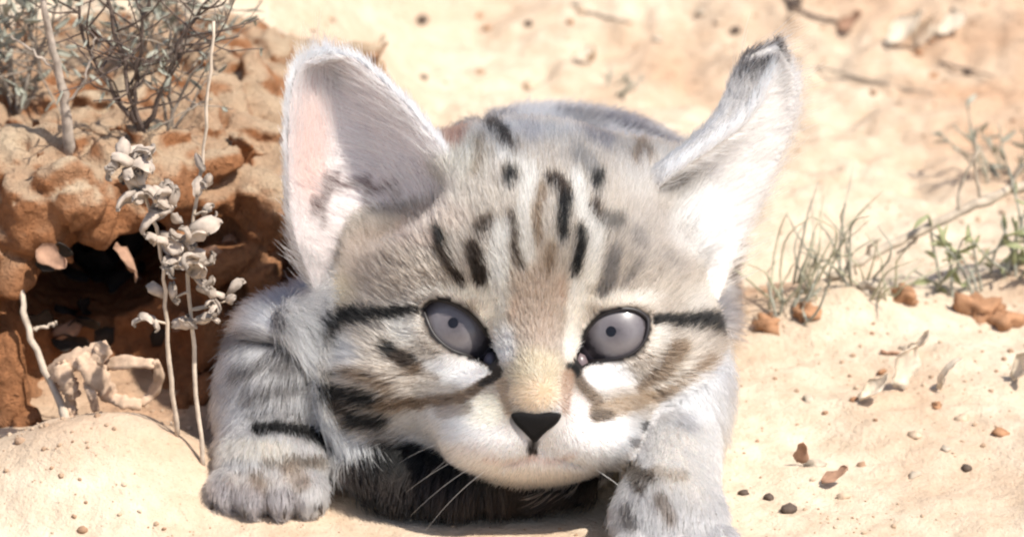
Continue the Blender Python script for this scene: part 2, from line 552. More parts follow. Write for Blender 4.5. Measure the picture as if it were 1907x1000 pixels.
# --- dry shrubs on the bank above the burrow
def shrub(label, stems, y, mat, r, ntw, ltw, leaf=None, leafs=2, lscale=1.0, group=None, cat='shrub'):
    r0, _ = on_earth(*stems[0][0], -.001)
    paths = []
    for s in stems:
        q_ = px_path(s, r0[1] * 1000); q_[0] = r0 + pr.normal(0, .0006, 3) * (1, 1, 0); paths.append(spline(q_, 16))
    rt = root_of('dry_shrub', paths[0][0], label, cat, group)
    for P in paths:
        local_tube('stem', P, r, r * .45, mat, rt, 7, .0003, 16)
        side_twigs(P, ntw, ltw, mat, rt, r * .42, leaf, leafs=leafs, lscale=lscale)
    return rt
shrub('dark bare-stemmed shrub with long thin twigs rising from the bank top', [[(268, 250), (240, 160), (216, 60), (196, -40)], [(268, 250), (250, 190), (262, 80), (285, -30)], [(262, 240), (225, 190), (165, 90), (140, -20)], [(266, 245), (310, 150), (345, 70), (400, -20)]], 55, M_dtwig, .00055, 15, .012, 'small', 1, .6)
shrub('greyish leafy shrub at the far end of the bank top', [[(30, 215), (22, 120), (8, 40), (-10, -30)], [(30, 215), (55, 130), (90, 60), (120, -30)], [(30, 215), (10, 160), (-30, 90)], [(34, 215), (70, 150), (60, 60), (40, -30)]], 60, M_twig, .00045, 18, .012, 'small', 2, .8)
shrub('grey-green twiggy shrub growing behind the dark bare-stemmed one', [[(300, 120), (280, 60), (270, -20)], [(300, 120), (330, 60), (320, -30)], [(300, 120), (350, 80), (420, 30), (440, -20)], [(300, 120), (240, 70), (200, 20)]], 92, M_twig, .00038, 18, .013, 'small', 2, .8)

shrub('sparse thin-twigged shrub between the dark shrub and the upright ear', [[(322, 238), (318, 170), (322, 100), (305, 30)], [(322, 238), (345, 160), (392, 90), (418, 10)], [(322, 238), (300, 180), (252, 130), (215, 100)], [(322, 238), (360, 200), (395, 185)]], 60, M_twig, .00036, 7, .010, 'small', 1, .6)

# --- pale weathered stem leaning on the bank
q_, _ = on_earth(128, 288, -.001)
P = px_path([(128, 288), (122, 200), (112, 140), (92, 70), (80, -10)], q_[1] * 1000)
P[0] = q_
rt = root_of('dry_stalk', P[0], 'thick bleached upright stem standing on the bank edge', 'dry stalk')
local_tube('stem', P, .0011, .0006, M_pale, rt); local_tube('twig', [P[1], P[1] + (.004, 0, .006), P[1] + (.006, .002, .013)], .0003, .0002, M_pale, rt)
local_tube('twig', [P[2], P[2] + (-.004, 0, .004), P[2] + (-.009, .002, .007)], .0003, .0002, M_pale, rt)

# --- dried flower stalks with pale curled bracts in front of the burrow
def bract_stalk(label, pts, ys, heads, r=.00044, tip=.6, group=None):
    q_, _ = on_earth(*pts[0], -.0005)
    C_ = px_path(pts, [q_[1] * 1000 + (k - ys[0]) for k in ys]); C_[0] = q_
    P = spline(C_, 26)
    rt = root_of('dried_flower_stalk', P[0], label, 'dried flower', group)
    local_tube('stem', P, r, r * tip, M_straw, rt, 7, .00015, 26)
    for (hx, hy, hn, hs) in heads:
        i = int(np.argmin([abs(np.linalg.norm(p - at_y(hx, hy, p[1]))) for p in P]))
        c = at_y(hx, hy, P[i][1] - .001)
        if np.linalg.norm(c - P[i]) > .0015:
            local_tube('twig', [P[i], (P[i] + c) / 2 + pr.normal(0, .0004, 3), c], r * .6, r * .4, M_straw, rt, 5, .0001, 7)
        for k in range(hn):
            d = np.array([pr.normal(), -.5 + .6 * pr.normal(), .5 + .8 * pr.normal()])
            put_leaf('bract', c + pr.normal(0, .0008, 3), d, rt, scale=hs * (.7 + .5 * pr.random()), name='bract')
bract_stalk('tall pale stalk with curled bracts beside the kitten shoulder', [(378, 868), (372, 790), (360, 640), (351, 520), (362, 390), (378, 280), (390, 150), (398, 40)], [20, 22, 25, 27, 29, 31, 33, 36],
            [(372, 335, 4, .8), (352, 478, 6, 1.25), (356, 510, 6, 1.2), (366, 600, 5, 1.0), (402, 565, 5, 1.0), (425, 560, 3, .9), (322, 560, 3, .9), (385, 395, 3, .8)])
bract_stalk('leaning stalk crowded with whitish bracts across the burrow mouth', [(330, 812), (318, 700), (308, 560), (300, 470), (282, 400), (262, 340), (236, 285)], [28, 28, 28, 28, 28, 28, 28],
            [(238, 292, 6, 1.3), (262, 345, 6, 1.3), (275, 368, 4, 1.2), (318, 392, 6, 1.35), (335, 440, 5, 1.3), (298, 450, 4, 1.0), (345, 490, 5, 1.2), (250, 310, 4, 1.1), (268, 592, 3, .8), (215, 300, 3, .9)])
P = px_path([(134, 815), (112, 750), (78, 680), (48, 600), (40, 540)], [14, 17, 21, 25, 28])
rt = root_of('dry_stalk', P[0], 'slanting bare straw stalk in front of the burrow', 'dry stalk')
local_tube('stem', P, .00085, .0005, M_straw, rt)
P = px_path([(62, 612), (95, 606), (104, 600)], 27)
local_tube('twig', P, .0004, .0003, M_straw, rt)
P = px_path([(320, 835), (322, 810), (319, 785)], 20)
rt = root_of('grass_stub', P[0], 'short pale grass stub under the tall pale stalk', 'grass'); local_tube('blade', P, .0004, .0002, M_straw, rt)

# --- curled seed husk lying in front of the burrow
def ribbon(P, w, th, up, rough=.12, n=18):
    """a dry strip: flat cross-section, uneven edges"""
    P = spline(P, n); T = np.gradient(P, axis=0); T /= np.linalg.norm(T, axis=1)[:, None]
    V, Fc = [], []
    for k, (p, t) in enumerate(zip(P, T)):
        s_ = np.cross(t, up); s_ /= np.linalg.norm(s_) + 1e-9
        u_ = np.cross(s_, t)
        ww = w * (1 + rough * pr.normal()) * (.55 + .45 * math.sin(math.pi * (k + .5) / n) ** .5); tt_ = th * (1 + .3 * pr.normal())
        for a, b in ((-1, -.4), (-.5, -1), (.5, -1), (1, -.4), (1, .4), (.4, .9), (0, .55), (-.4, .9), (-1, .4)):
            V.append(p + s_ * a * ww / 2 + u_ * b * tt_ / 2)
    for k in range(n - 1):
        for a in range(9):
            Fc.append((k * 9 + a, k * 9 + (a + 1) % 9, (k + 1) * 9 + (a + 1) % 9, (k + 1) * 9 + a))
    Fc += [tuple(range(9))[::-1], tuple((n - 1) * 9 + a for a in range(9))]
    return V, Fc
rt = root_of('seed_husk', at_y(140, 790, .019), 'curled tan seed husk with a looped rim before the burrow', 'seed husk')
for nm, pts, ys, w, th in (('rim', [(186, 682), (235, 674), (288, 678)], [20, 18, 17], .0024, .0011), ('rim', [(290, 672), (296, 702), (284, 732), (262, 752)], [17, 18, 19, 18], .0020, .0009),
                           ('rim', [(186, 728), (222, 746), (264, 754)], [19, 17, 17], .0024, .0012), ('shell', [(92, 700), (128, 676), (168, 664), (204, 646)], [20, 18, 18, 19], .0042, .0016),
                           ('shell', [(150, 660), (172, 690), (196, 722), (206, 742)], [17, 16, 17, 18], .0040, .0014), ('shell', [(112, 672), (122, 705), (140, 738)], [17, 16, 17], .0034, .0016),
                           ('lobe', [(160, 710), (172, 738), (178, 764)], [16, 15, 16], .0018, .0012), ('lobe', [(196, 640), (180, 668), (176, 700)], [18, 17, 17], .0030, .0013), ('stalk', [(146, 812), (136, 772), (128, 728)], [15, 17, 18], .0020, .0016)):
    V, Fc = ribbon(px_path(pts, ys), w, th, np.array([.1, -.75, .65]))
    link(nm, np_mesh(nm, np.array(V) - np.array(rt.location), Fc), M_husk, rt)

# --- right: fallen twig, grass tufts, green herbs
def on_ground(px, py, dz=0.0):
    q = ground_hit(px, py); return np.array([q[0], q[1], float(Hmm(q[0] * 1000, q[1] * 1000)) / 1000 + dz])
g0, g1, g2 = on_ground(1545, 528, .0012), on_ground(1620, 480, .003), on_ground(1905, 400, .002)
P = spline(np.array([g0, at_y(1610, 486, g0[1] + .006), at_y(1700, 435, g0[1] + .012), at_y(1780, 398, g0[1] + .016), at_y(1850, 368, g0[1] + .02), at_y(1940, 336, g0[1] + .026)]), 24)
rt = root_of('fallen_twig', P[0], 'long weathered twig slanting over the sand beside the green herbs', 'twig')
local_tube('branch', P, .00075, .0011, M_ptwig, rt, 8, .00025, 24)
for (i, d, L) in ((14, (.3, .3, 1), .012), (17, (-.2, .2, 1), .014), (10, (-.5, 0, -.6), .006), (20, (.5, .1, .8), .010), (5, (.2, -.2, .8), .006)):
    d = np.array(d) / np.linalg.norm(d)
    local_tube('side_twig', [P[i], P[i] + d * L * .5 + pr.normal(0, .0006, 3), P[i] + d * L + pr.normal(0, .001, 3)], .0005, .00025, M_ptwig, rt, 6, .0001, 9)

def tuft(label, px, py, n, h, spread, mat, lean=(0, 0), group=None, w=.00030):
    b = on_ground(px, py)
    rt = root_of('grass_tuft', b, label, 'grass', group)
    for k in range(n):
        d = np.array([lean[0] + spread * pr.normal(), lean[1] + spread * .7 * pr.normal(), 1.0]); d /= np.linalg.norm(d)
        L = h * (.45 + .7 * pr.random())
        s = b + np.array([.004 * pr.normal(), .003 * pr.normal(), -.001])
        bend = np.array([pr.normal(), pr.normal(), -.5]) * L * .22
        local_tube('blade', [s, s + d * L * .55, s + d * L + bend], w, w * .3, mat, rt, 4, .00008, 9)
    return rt
tuft('sparse pale tuft of thin grass next to the kitten cheek', 1470, 560, 16, .026, .45, M_pgrass)
tuft('thin grey-green grass tuft behind the sandy hump', 1560, 520, 14, .024, .5, M_gleaf, (-.1, 0))
tuft('wispy dry grass tuft between the sandy hump and the fallen twig', 1650, 545, 12, .016, .6, M_pgrass)
def herb(label, px, py, n, h, leaf, smat, spread=.5, leafs=7, ls=1.0, lean=(0, 0)):
    b = on_ground(px, py)
    rt = root_of('herb', b, label, 'herb')
    for k in range(n):
        d = np.array([lean[0] + spread * pr.normal(), spread * .7 * pr.normal() + lean[1], 1.0]); d /= np.linalg.norm(d)
        L = h * (.5 + .6 * pr.random())
        s = b + np.array([.003 * pr.normal(), .003 * pr.normal(), -.001])
        e = s + d * L + np.array([pr.normal(), pr.normal(), 0]) * L * .15
        P = spline([s, (s + e) / 2 + pr.normal(0, L * .05, 3), e], 10)
        local_tube('stem', P, .00035, .0002, smat, rt, 5, .00005, 10)
        for q in range(leafs):
            i = 2 + int(pr.integers(8))
            put_leaf(leaf, P[min(i, 9)], d * .6 + pr.normal(0, .7, 3), rt, scale=ls * (.7 + .6 * pr.random()))
herb('yellow-green narrow-leaved herb in front of the fallen twig', 1790, 545, 9, .016, 'green', M_gleaf, .6, 3, .8)
herb('green herb with arching stems beyond the yellow-green one', 1880, 520, 10, .022, 'green', M_gleaf, .6, 4, .9)
herb('grey-green herb standing over the thick end of the fallen twig', 1880, 330, 12, .024, 'small', M_gleaf, .6, 4, .8)
herb('small olive herb at the foot of the sandy hump', 1465, 600, 6, .011, 'small', M_gleaf, .7, 2, .7)
herb('faint low olive herb on the open sand behind the kitten', 1140, 165, 5, .007, 'small', M_gleaf, .8, 2, .6)

# --- litter
def litter_leaf(key, px, py, label, scale=1.0, d=None, roll=0.0, lift=.0006, group=None):
    p = on_ground(px, py, lift)
    o = link('dry_leaf', LEAF[key][int(pr.integers(len(LEAF[key])))], None, None, tuple(p), label, 'dry leaf', group)
    orient(o, d if d is not None else (pr.normal(), pr.normal(), .15), roll, scale)
    return o
litter_leaf('dead', 1650, 88, 'bleached dead leaf lying flat on the far red sand', 1.25, (1, .35, .25), .2)
litter_leaf('dead', 1700, 95, 'bleached dead leaf standing on edge over another on the far red sand', 1.1, (.1, .3, 1), .9)
litter_leaf('dead', 1745, 72, 'narrow bleached dead leaf pointing away on the far red sand', .9, (1, .5, .35), .4)
litter_leaf('dead', 1600, 752, 'pale crumpled leaf flake on the bright sand left of two others', .8, (1, .2, .2), .3)
litter_leaf('dead', 1668, 728, 'pale cupped leaf flake between two others on the bright sand', .9, (.3, .5, .7), .8)
litter_leaf('dead', 1745, 728, 'pale pointed leaf flake propped upright on the bright sand', .85, (-.2, .1, 1), .2)
litter_leaf('dead', 1885, 716, 'pale leaf flake half buried beside the grassy bank', .9, (.8, .1, .5), .5)
litter_leaf('dead', 1690, 660, 'straw-coloured leaf strip below the sandy hump', .7, (1, -.1, .1), .2)
litter_leaf('dead', 1070, 118, 'tiny pale leaf curl on the open sand behind the kitten head', .6, (1, .3, .3), .3)
litter_leaf('dead', 1098, 122, 'second tiny pale leaf curl on the open sand behind the kitten head', .5, (.4, .3, .8), .6)
litter_leaf('dead', 690, 100, 'tan leaf strip on the sand behind the upright ear', .6, (1, .1, .1), .2)
litter_leaf('brown', 1490, 868, 'brown curled leaf scrap near the front paw', .6, (.2, .2, 1), .5)
litter_leaf('brown', 1530, 905, 'reddish leaf scrap lying flat in front of the curled brown one', .7, (1, .1, .15), .1)
litter_leaf('brown', 1560, 62, 'dark brown leaf among twigs on the far slope', .9, (1, .2, .3), .4)
for (x, y, yy, d, sc) in ((75, 455, 36, (.6, -.2, -.5), .9), (150, 470, 38, (-.3, -.2, .9), 1.0), (205, 455, 38, (1, -.2, -.2), 1.1), (250, 520, 36, (.5, -.4, -.8), .8), (330, 610, 32, (1, -.3, .2), .9), (430, 440, 44, (.4, -.2, -.9), .8), (90, 620, 34, (.9, -.3, .4), .8), (410, 470, 43, (-.5, -.3, -.6), .9)):
    q_, n_ = on_earth(x, y, .001)
    o = link('dry_leaf', LEAF['brown'][int(pr.integers(3))], None, None, tuple(q_), 'brown dead leaf caught in the burrow mouth', 'dry leaf', 'dead leaves caught in the burrow mouth')
    orient(o, d, pr.random() * 6, sc)
for k in range(16):  # dark leaves added so the shaded hollow reads darker
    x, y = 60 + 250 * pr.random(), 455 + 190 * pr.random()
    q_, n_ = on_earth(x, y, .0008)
    o = link('dry_leaf', LEAF['black'][k % 3], None, None, tuple(q_), 'near-black leaf added to darken the burrow', 'dry leaf', 'near-black leaves added to darken the burrow')
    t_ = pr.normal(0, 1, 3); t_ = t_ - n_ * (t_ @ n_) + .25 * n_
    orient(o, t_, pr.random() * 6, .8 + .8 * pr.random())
def pebble(px, py, r, mat, label, seed, cat='pebble', group=None, squash=.75):
    V, Fc = stone_mesh(r, seed, squash, .35 if cat == 'pebble' else .75, 2 if cat == 'pebble' else 3)
    return link('pebble' if cat == 'pebble' else 'earth_clod', np_mesh(cat.replace(' ', '_'), V, Fc), mat, None, tuple(on_ground(px, py, r * .25)), label, cat, group)
pebble(1803, 140, .0011, M_peb, 'single black pebble on the far red slope', 1)
pebble(1800, 876, .0010, M_peb, 'small dark pebble alone on the bright sand', 2)
pebble(1468, 952, .0014, M_peb, 'largest of three black pebbles near the front paw', 3)
pebble(1432, 930, .0010, M_peb, 'middle of three black pebbles near the front paw', 4)
pebble(1384, 922, .0009, M_peb, 'smallest of three black pebbles near the front paw', 5)
pebble(788, 148, .0010, M_peb, 'dark speck of stone on the pale sand behind the upright ear', 6)
pebble(785, 42, .0016, M_peb, 'dark stone on the far sand behind the upright ear', 7)
pebble(985, 165, .0020, M_peb2, 'sandy pebble lump on the open sand behind the kitten head', 8, squash=.6)
pebble(985, 46, .0012, M_peb, 'dark pebble on the far sand behind the kitten head', 9)
pebble(1480, 12, .0018, M_peb, 'dark lump on the far slope past the dark ear tip', 10)
pebble(1370, 60, .0012, M_peb, 'dark pebble beside the dark ear tip', 12)
pebble(1822, 590, .0042, M_clod, 'largest reddish clod at the foot of the green herb', 13, 'earth clod')
pebble(1870, 600, .0030, M_clod, 'smaller reddish clod against the largest one', 14, 'earth clod')
pebble(1690, 560, .0026, M_clod, 'reddish clod on top of the sandy hump', 15, 'earth clod')
pebble(1430, 612, .0028, M_clod, 'reddish clod between kitten cheek and sandy hump', 16, 'earth clod')
pebble(1500, 590, .0022, M_clod, 'small reddish clod at the foot of the sandy hump', 17, 'earth clod')
pebble(1620, 545, .0020, M_ptwig, 'grey lump at the lower end of the fallen twig', 18, 'earth clod')
for k in range(34):
    if k < 20: x, y = pr.uniform(430, 1880), pr.uniform(8, 190)
    else: x, y = pr.uniform(1400, 1880), pr.uniform(620, 960)
    if 520 < x < 1500 and y > 90: y = pr.uniform(8, 90)
    V, Fc = stone_mesh(pr.uniform(.0006, .0014), 60 + k, .6, .7)
    link('earth_clod', np_mesh('earth_clod', V, Fc), [M_peb2, M_clod, M_ptwig][k % 3], None, tuple(on_ground(x, y, .0002)), 'small crumbly clod lying on the open sand', 'earth clod', 'small clods on the open sand')
def twiglet(pts, label, r=.00035, mat=None, lift=.0006):
    P = np.array([on_ground(x, y, lift) for x, y in pts])
    rt = link('twig', None, loc=tuple(P[0]), label=label, cat='twig'); local_tube('stem', P, r, r * .6, mat or M_twig, rt, 6, .00015, 12)
    return rt
twiglet([(1090, 28), (1125, 38), (1168, 48)], 'thin brown twig on the far sand behind the kitten head')
twiglet([(1520, 132), (1590, 150), (1680, 172), (1740, 180)], 'thin curved twig across the far red slope')
twiglet([(1750, 120), (1800, 138), (1850, 148)], 'thin dark twig running past the black pebble', mat=M_dtwig)
twiglet([(1460, 0), (1500, 30), (1560, 48)], 'dark brown twig past the dark ear tip', .0006, M_dtwig)
twiglet([(420, 118), (480, 140), (540, 145)], 'pale root lying on the bank slope towards the upright ear', .0007, M_straw)
twiglet([(1640, 660), (1700, 668)], 'short brown twig below the sandy hump', .0004, M_bleaf)

# loose crumbs of soil that nobody could count
lib = [stone_mesh(1.0, s, .7, .4) for s in range(20, 26)]
cv_, cf_, cc_ = [], [], []
o_ = 0
cr_ = np.random.default_rng(5)
n_cr = 9000
cx = cr_.uniform(-145, 150, n_cr); cy = cr_.uniform(-50, 335, n_cr)
keepc = fbm(np.stack([cx, cy, 0 * cx], -1), 1 / 30, 2, 301) + .5 * cr_.normal(size=n_cr) > -.1
cx, cy = cx[keepc], cy[keepc]; cz = Hmm(cx, cy)
for x, y, z in zip(cx, cy, cz):
    r = .18 + .42 * cr_.random() ** 4 * (1 + (cr_.random() < .05) * 1.2)
    V, Fc = lib[int(cr_.integers(6))]
    a = cr_.random() * 6.28
    Rz = np.array([[math.cos(a), -math.sin(a), 0], [math.sin(a), math.cos(a), 0], [0, 0, 1]])
    cv_.append(V @ Rz.T * r + (x, y, z + r * .2)); cf_.append(np.array(Fc) + o_); o_ += len(V)
    cc_.append(np.full(len(V), cr_.random()))
cm = np_mesh('soil_crumbs', np.concatenate(cv_) * .001, np.concatenate(cf_))
at_ = cm.attributes.new('red', 'FLOAT', 'POINT'); at_.data.foreach_set('value', np.concatenate(cc_).astype(np.float32))
link('soil_crumbs', cm, earth_material('crumbs', (.48, .35, .24), (.58, .46, .34), (.34, .20, .12)), None, None, 'loose sandy crumbs scattered over the ground', 'soil', None, 'stuff')

# ------------------------------------------------------------------ kitten
# Built in millimetres. "chart" = flat front-on pattern chart of the coat, 1 unit = 0.0944 mm at the face plane.
U = 1000 * FRAME_W / 1907
DM = DIST * 1000
YAW = math.radians(5)
HZ = np.array([math.sin(YAW), 0, math.cos(YAW)])
HX = np.array([math.cos(YAW), 0, -math.sin(YAW)])
HY = np.array([0, 1.0, 0])
HEAD_O = np.array([(996 - 953.5) * U, (500 - 612) * U, -2.0])

def w2v(p):      # world mm -> upright face frame (u right, v up, w out of the face)
    y, z = p[..., 1], p[..., 2] - C0[2] * 1000
    return np.stack([p[..., 0], y * SN + z * CS, -y * CS + z * SN], -1)
def v2w(q):
    return np.stack([q[..., 0], q[..., 1] * SN - q[..., 2] * CS, q[..., 1] * CS + q[..., 2] * SN + C0[2] * 1000], -1)
def v2h(q):
    d = q - HEAD_O
    return np.stack([d @ HX, d @ HY, d @ HZ], -1)
def h2v(h):
    h = np.asarray(h, float)
    return HEAD_O + h[..., :1] * HX + h[..., 1:2] * HY + h[..., 2:3] * HZ
def chart(q):    # face frame -> chart
    k = DM / (DM - q[..., 2])
    return np.stack([953.5 + q[..., 0] * k / U, 500 - q[..., 1] * k / U], -1)
def c2v(px, py, w):
    k = (DM - w) / DM
    return np.array([(px - 953.5) * U * k, (500 - py) * U * k, w])

EYE_PX = {'l': (851, 608), 'r': (1146, 619)}
EYE_R = 8.6
EYE_W = -6.2
eye_c = {s: c2v(*EYE_PX[s], EYE_W) for s in 'lr'}
APER = {'l': [(789, 573), (812, 559), (848, 567), (884, 592), (906, 624), (918, 655), (931, 696), (905, 676), (876, 664), (840, 651), (811, 627), (796, 600)],
        'r': [(1067, 694), (1082, 652), (1092, 618), (1112, 591), (1142, 578), (1176, 576), (1199, 586), (1208, 601), (1202, 632), (1182, 655), (1150, 668), (1108, 672), (1088, 679)]}

def dense_loop(pts, n=72):
    C = np.array(pts, float)
    C = np.vstack([C[-1], C, C[0], C[1]])
    out = []
    m = len(pts)
    for t in np.arange(n) * m / n:
        i = int(t); f = t - i
        p0, p1, p2, p3 = C[i:i + 4]
        out.append(0.5 * (2 * p1 + (p2 - p0) * f + (2 * p0 - 5 * p1 + 4 * p2 - p3) * f * f + (3 * p1 - p0 - 3 * p2 + p3) * f ** 3))
    return np.array(out)

def poly_sd(p, loop):
    """signed distance (negative inside) of 2D points to a closed loop"""
    d = np.full(len(p), 1e9); inside = np.zeros(len(p), bool)
    for a, b in zip(loop, np.roll(loop, -1, 0)):
        e = b - a; w = p - a
        t = np.clip(w @ e / (e @ e + 1e-9), 0, 1)
        d = np.minimum(d, np.linalg.norm(w - t[:, None] * e, axis=1))
        c = (a[1] > p[:, 1]) != (b[1] > p[:, 1])
        x = a[0] + (p[:, 1] - a[1]) * e[0] / (e[1] if abs(e[1]) > 1e-9 else 1e-9)
        inside ^= c & (p[:, 0] < x)
    return np.where(inside, -d, d)
APL = {s: dense_loop(APER[s]) for s in 'lr'}

RUFF = [v2w(c2v(578, 650, -17)[None])[0], v2w(c2v(708, 838, -10)[None])[0]]
def sd_head(h, q):
    """h: head-local mm, q: face frame"""
    ax = np.abs(h[..., 0]); m = np.stack([ax, h[..., 1], h[..., 2]], -1)
    d = ell(h, (0, 9, -23), (31, 27, 31))
    d = smin(d, ell(h, (-20.5, -8, -16), (17, 15.5, 18)), 8)         # cheeks
    d = smin(d, ell(h, (18.5, -7.5, -16), (15.5, 14.5, 18)), 8)
    d = smin(d, ell(h, (24, 21, -24), (11, 10, 11)), 8)              # ear bases
    d = smin(d, ell(h, (-24, 19, -33), (10, 9, 10)), 8)
    d = smin(d, ell(m, (12, 9, -7), (11, 7, 8)), 7)                  # brow
    d = smin(d, caps(h, (0, 6, -2), (0, -13, 13), 6.5, 5.0), 6)      # nose bridge
    d = smin(d, ell(h, (0, -15.5, 2), (19, 9.5, 13)), 6)                # muzzle
    d = smin(d, ell(m, (7.5, -19.0, 8.5), (9.0, 5.6, 7.5)), 3)       # whisker pads
    d = smin(d, ell(h, (0, -22.8, 5.0), (9.5, 3.8, 8)), 3.0)           # chin
    for s in 'lr':
        d = smin(d, np.linalg.norm(q - eye_c[s], axis=-1) - (EYE_R + 0.75), 3.5)
    d = smax(d, -ell(q, c2v(690, 335, -12), (12.5, 11, 14)), 4)
    d = smax(d, -ell(q, c2v(720, 372, -8), (12.5, 8, 11)), 3.5)       # hollow of the open ear
    d = smax(d, -ell(q, c2v(1330, 385, -8), (8.5, 8.5, 8)), 4)
    g = caps(h, (0, -18.8, 17.5), (0, -21.6, 16.0), 0.5, 0.5)        # groove under the nose
    d = smax(d, -g, 0.8)
    mo = np.minimum(caps(m, (0, -21.8, 15.8), (6.5, -23.0, 13.0), 0.35, 0.35), caps(m, (6.5, -23.0, 13.0), (11, -22.0, 9.0), 0.35, 0.3))
    d = smax(d, -mo, 0.7)
    return d

def sd_body(p):
    d = ell(p, (-4, 26, 21), (33, 30, 21))                            # chest
    d = smin(d, ell(p, (3, 62, 20), (29, 38, 20)), 12)                # belly
    d = smin(d, ell(p, (11, 90, 17), (29, 26, 19)), 12)               # rump
    d = smin(d, caps(p, (0, 34, 25), (3, 16, 32), 19, 19), 10)        # neck
    d = smin(d, ell(p, (-40, 13, 16.5), (11, 15, 12.5)), 8)             # shoulders
    d = smin(d, ell(p, (28, 12, 18), (8.5, 15, 13)), 8)
    d = smin(d, caps(p, (-42.5, 9, 10), (-42.5, -4, 7.5), 9.0, 7.5), 6)   # forearms
    d = smin(d, caps(p, (29, 6, 12), (27, -27, 8), 8.0, 7.5), 6)
    d = smin(d, caps(p, RUFF[0], RUFF[1], 6.8, 4.8), 5)               # ruff below the cheek
    d = smin(d, ell(p, (-7, -4, 6), (24, 11, 7)), 5)                # breast down on the sand
    # hind legs folded at the flanks, tail round the side
    for sx in (-1, 1):
        d = smin(d, ell(p, (11 + sx * 22, 86, 13), (10, 20, 13)), 8)
        d = smin(d, caps(p, (11 + sx * 26, 78, 5), (11 + sx * 26, 60, 5), 5, 5), 4)
    tail = [(14, 116, 14), (0, 126, 7), (-22, 122, 6), (-36, 108, 6), (-40, 92, 5.5)]
    for a, b in zip(tail[:-1], tail[1:]):
        d = smin(d, caps(p, a, b, 5.6, 5.2), 3)
    # paws: four toes each
    for (cx, cy, r, turn) in ((-42.5, -6, 1.0, -0.05), (27, -29, 1.0, 0.1)):
        d = smin(d, ell(p, (cx, cy, 6.5), (9, 9, 6.5)), 4)
        for k in range(4):
            a = (k - 1.5) * 0.42 + turn
            tx, ty = cx + 11.5 * math.sin(a), cy - 0.5 - 7.5 * math.cos(a)
            d = smin(d, ell(p, (tx, ty, 4.6), (3.2, 4.2, 4.2)), 1.3)
    return d

def sd_kitten(p):
    q = w2v(p); h = v2h(q)
    d = smin(sd_head(h, q), sd_body(p), 5)
    c = chart(q)
    for s in 'lr':
        near = np.linalg.norm(q - eye_c[s], axis=-1) < 14
        if near.any():
            a = poly_sd(c[near], APL[s]) * U
            prism = np.maximum(a, (eye_c[s][2] + 2.0) - q[near][:, 2])
            d[near] = smax(d[near], -prism, 0.5)
    return d

VOX = 0.75
lo = np.array([-62.0, -46.0, -2.5]); hi = np.array([76.0, 138.0, 74.0])
nn = np.ceil((hi - lo) / VOX).astype(int)
F = field(sd_kitten, lo, nn, VOX)
kv, kf = surface_nets(F, lo, VOX)
# project the vertices onto the exact surface once
def grad(f, p, e=0.25):
    g = np.stack([f(p + np.eye(3)[i] * e) - f(p - np.eye(3)[i] * e) for i in range(3)], -1)
    return g / (np.linalg.norm(g, axis=1)[:, None] + 1e-9)
n_body = len(kv)
kn = grad(sd_kitten, kv)
kv = kv - kn * np.clip(sd_kitten(kv), -0.4, 0.4)[:, None] * 0.7

# ears: cupped shells of real thickness, part of the same mesh
def ear(e0, e1, cup_dir, depth, skew, na=26, nb=30, th=1.0):
    b_ = np.linspace(0, 1, nb)
    A = spline([c2v(*p) for p in e0], nb); B = spline([c2v(*p) for p in e1], nb)
    G = np.zeros((na, nb, 3))
    dd = np.interp(b_, [0, .35, .6, .8, .93, 1], depth)
    cd = np.array(cup_dir, float); cd /= np.linalg.norm(cd)
    for i, a in enumerate(np.linspace(0, 1, na)):
        G[i] = A * (1 - a) + B * a + cd * (dd * math.sin(math.pi * a ** skew) ** 0.8)[:, None]
    du = np.gradient(G, axis=0); dv = np.gradient(G, axis=1)
    N = np.cross(du, dv); N /= np.linalg.norm(N, axis=-1)[..., None] + 1e-9
    s = np.sign((N.reshape(-1, 3) @ cd).sum()) or 1
    N = -N * s                                             # towards the open, inner side
    T = th * np.sin(np.clip(np.linspace(0, 1, na) * math.pi, 0.35, math.pi - 0.35))[:, None, None] * np.ones((1, nb, 1))
    inn, out = G + N * T * 0.5, G - N * T * 0.5
    V = np.concatenate([inn.reshape(-1, 3), out.reshape(-1, 3)])
    M = na * nb
    Fc = []
    for i in range(na - 1):
        for j in range(nb - 1):
            a, b, c, d = i * nb + j, (i + 1) * nb + j, (i + 1) * nb + j + 1, i * nb + j + 1
            Fc.append((a, b, c, d) if s < 0 else (d, c, b, a))
            q = (a + M, b + M, c + M, d + M)
            Fc.append(q[::-1] if s < 0 else q)
    for j in range(nb - 1):
        for i in (0, na - 1):
            a, b = i * nb + j, i * nb + j + 1
            q = (a, b, b + M, a + M)
            Fc.append(q if (i == 0) == (s < 0) else q[::-1])
    for i in range(na - 1):
        a, b = i * nb + nb - 1, (i + 1) * nb + nb - 1
        Fc.append((a, b, b + M, a + M))
    return V, np.array(Fc), M, A, B
EARS = {
 'l': ear([(590, 555, -17), (544, 420, -12), (537, 300, -12), (541, 185, -14), (560, 124, -16), (610, 103, -17)],
          [(842, 420, -7), (852, 335, -8), (795, 240, -11), (724, 164, -14), (662, 112, -16), (610, 103, -17)],
          (0.05, -0.1, -1), [15, 14, 10, 7, 4, 0.3], 0.9),
 'r': ear([(1213, 362, -11), (1262, 320, -11), (1328, 276, -13), (1396, 222, -16), (1436, 155, -18), (1450, 88, -20)],
          [(1338, 560, -24), (1384, 440, -25), (1432, 340, -24), (1474, 240, -22), (1480, 150, -20), (1450, 88, -18)],
          (-0.92, 0.08, -0.38), [7, 7.5, 8, 8.5, 6.5, 0.3], 0.5)}
ear_tag = np.zeros(len(kv), int)                          # 0 body, 1 inner ear, 2 back of ear (left), 3/4 right
allv, allf = [kv], [kf]
off = len(kv)
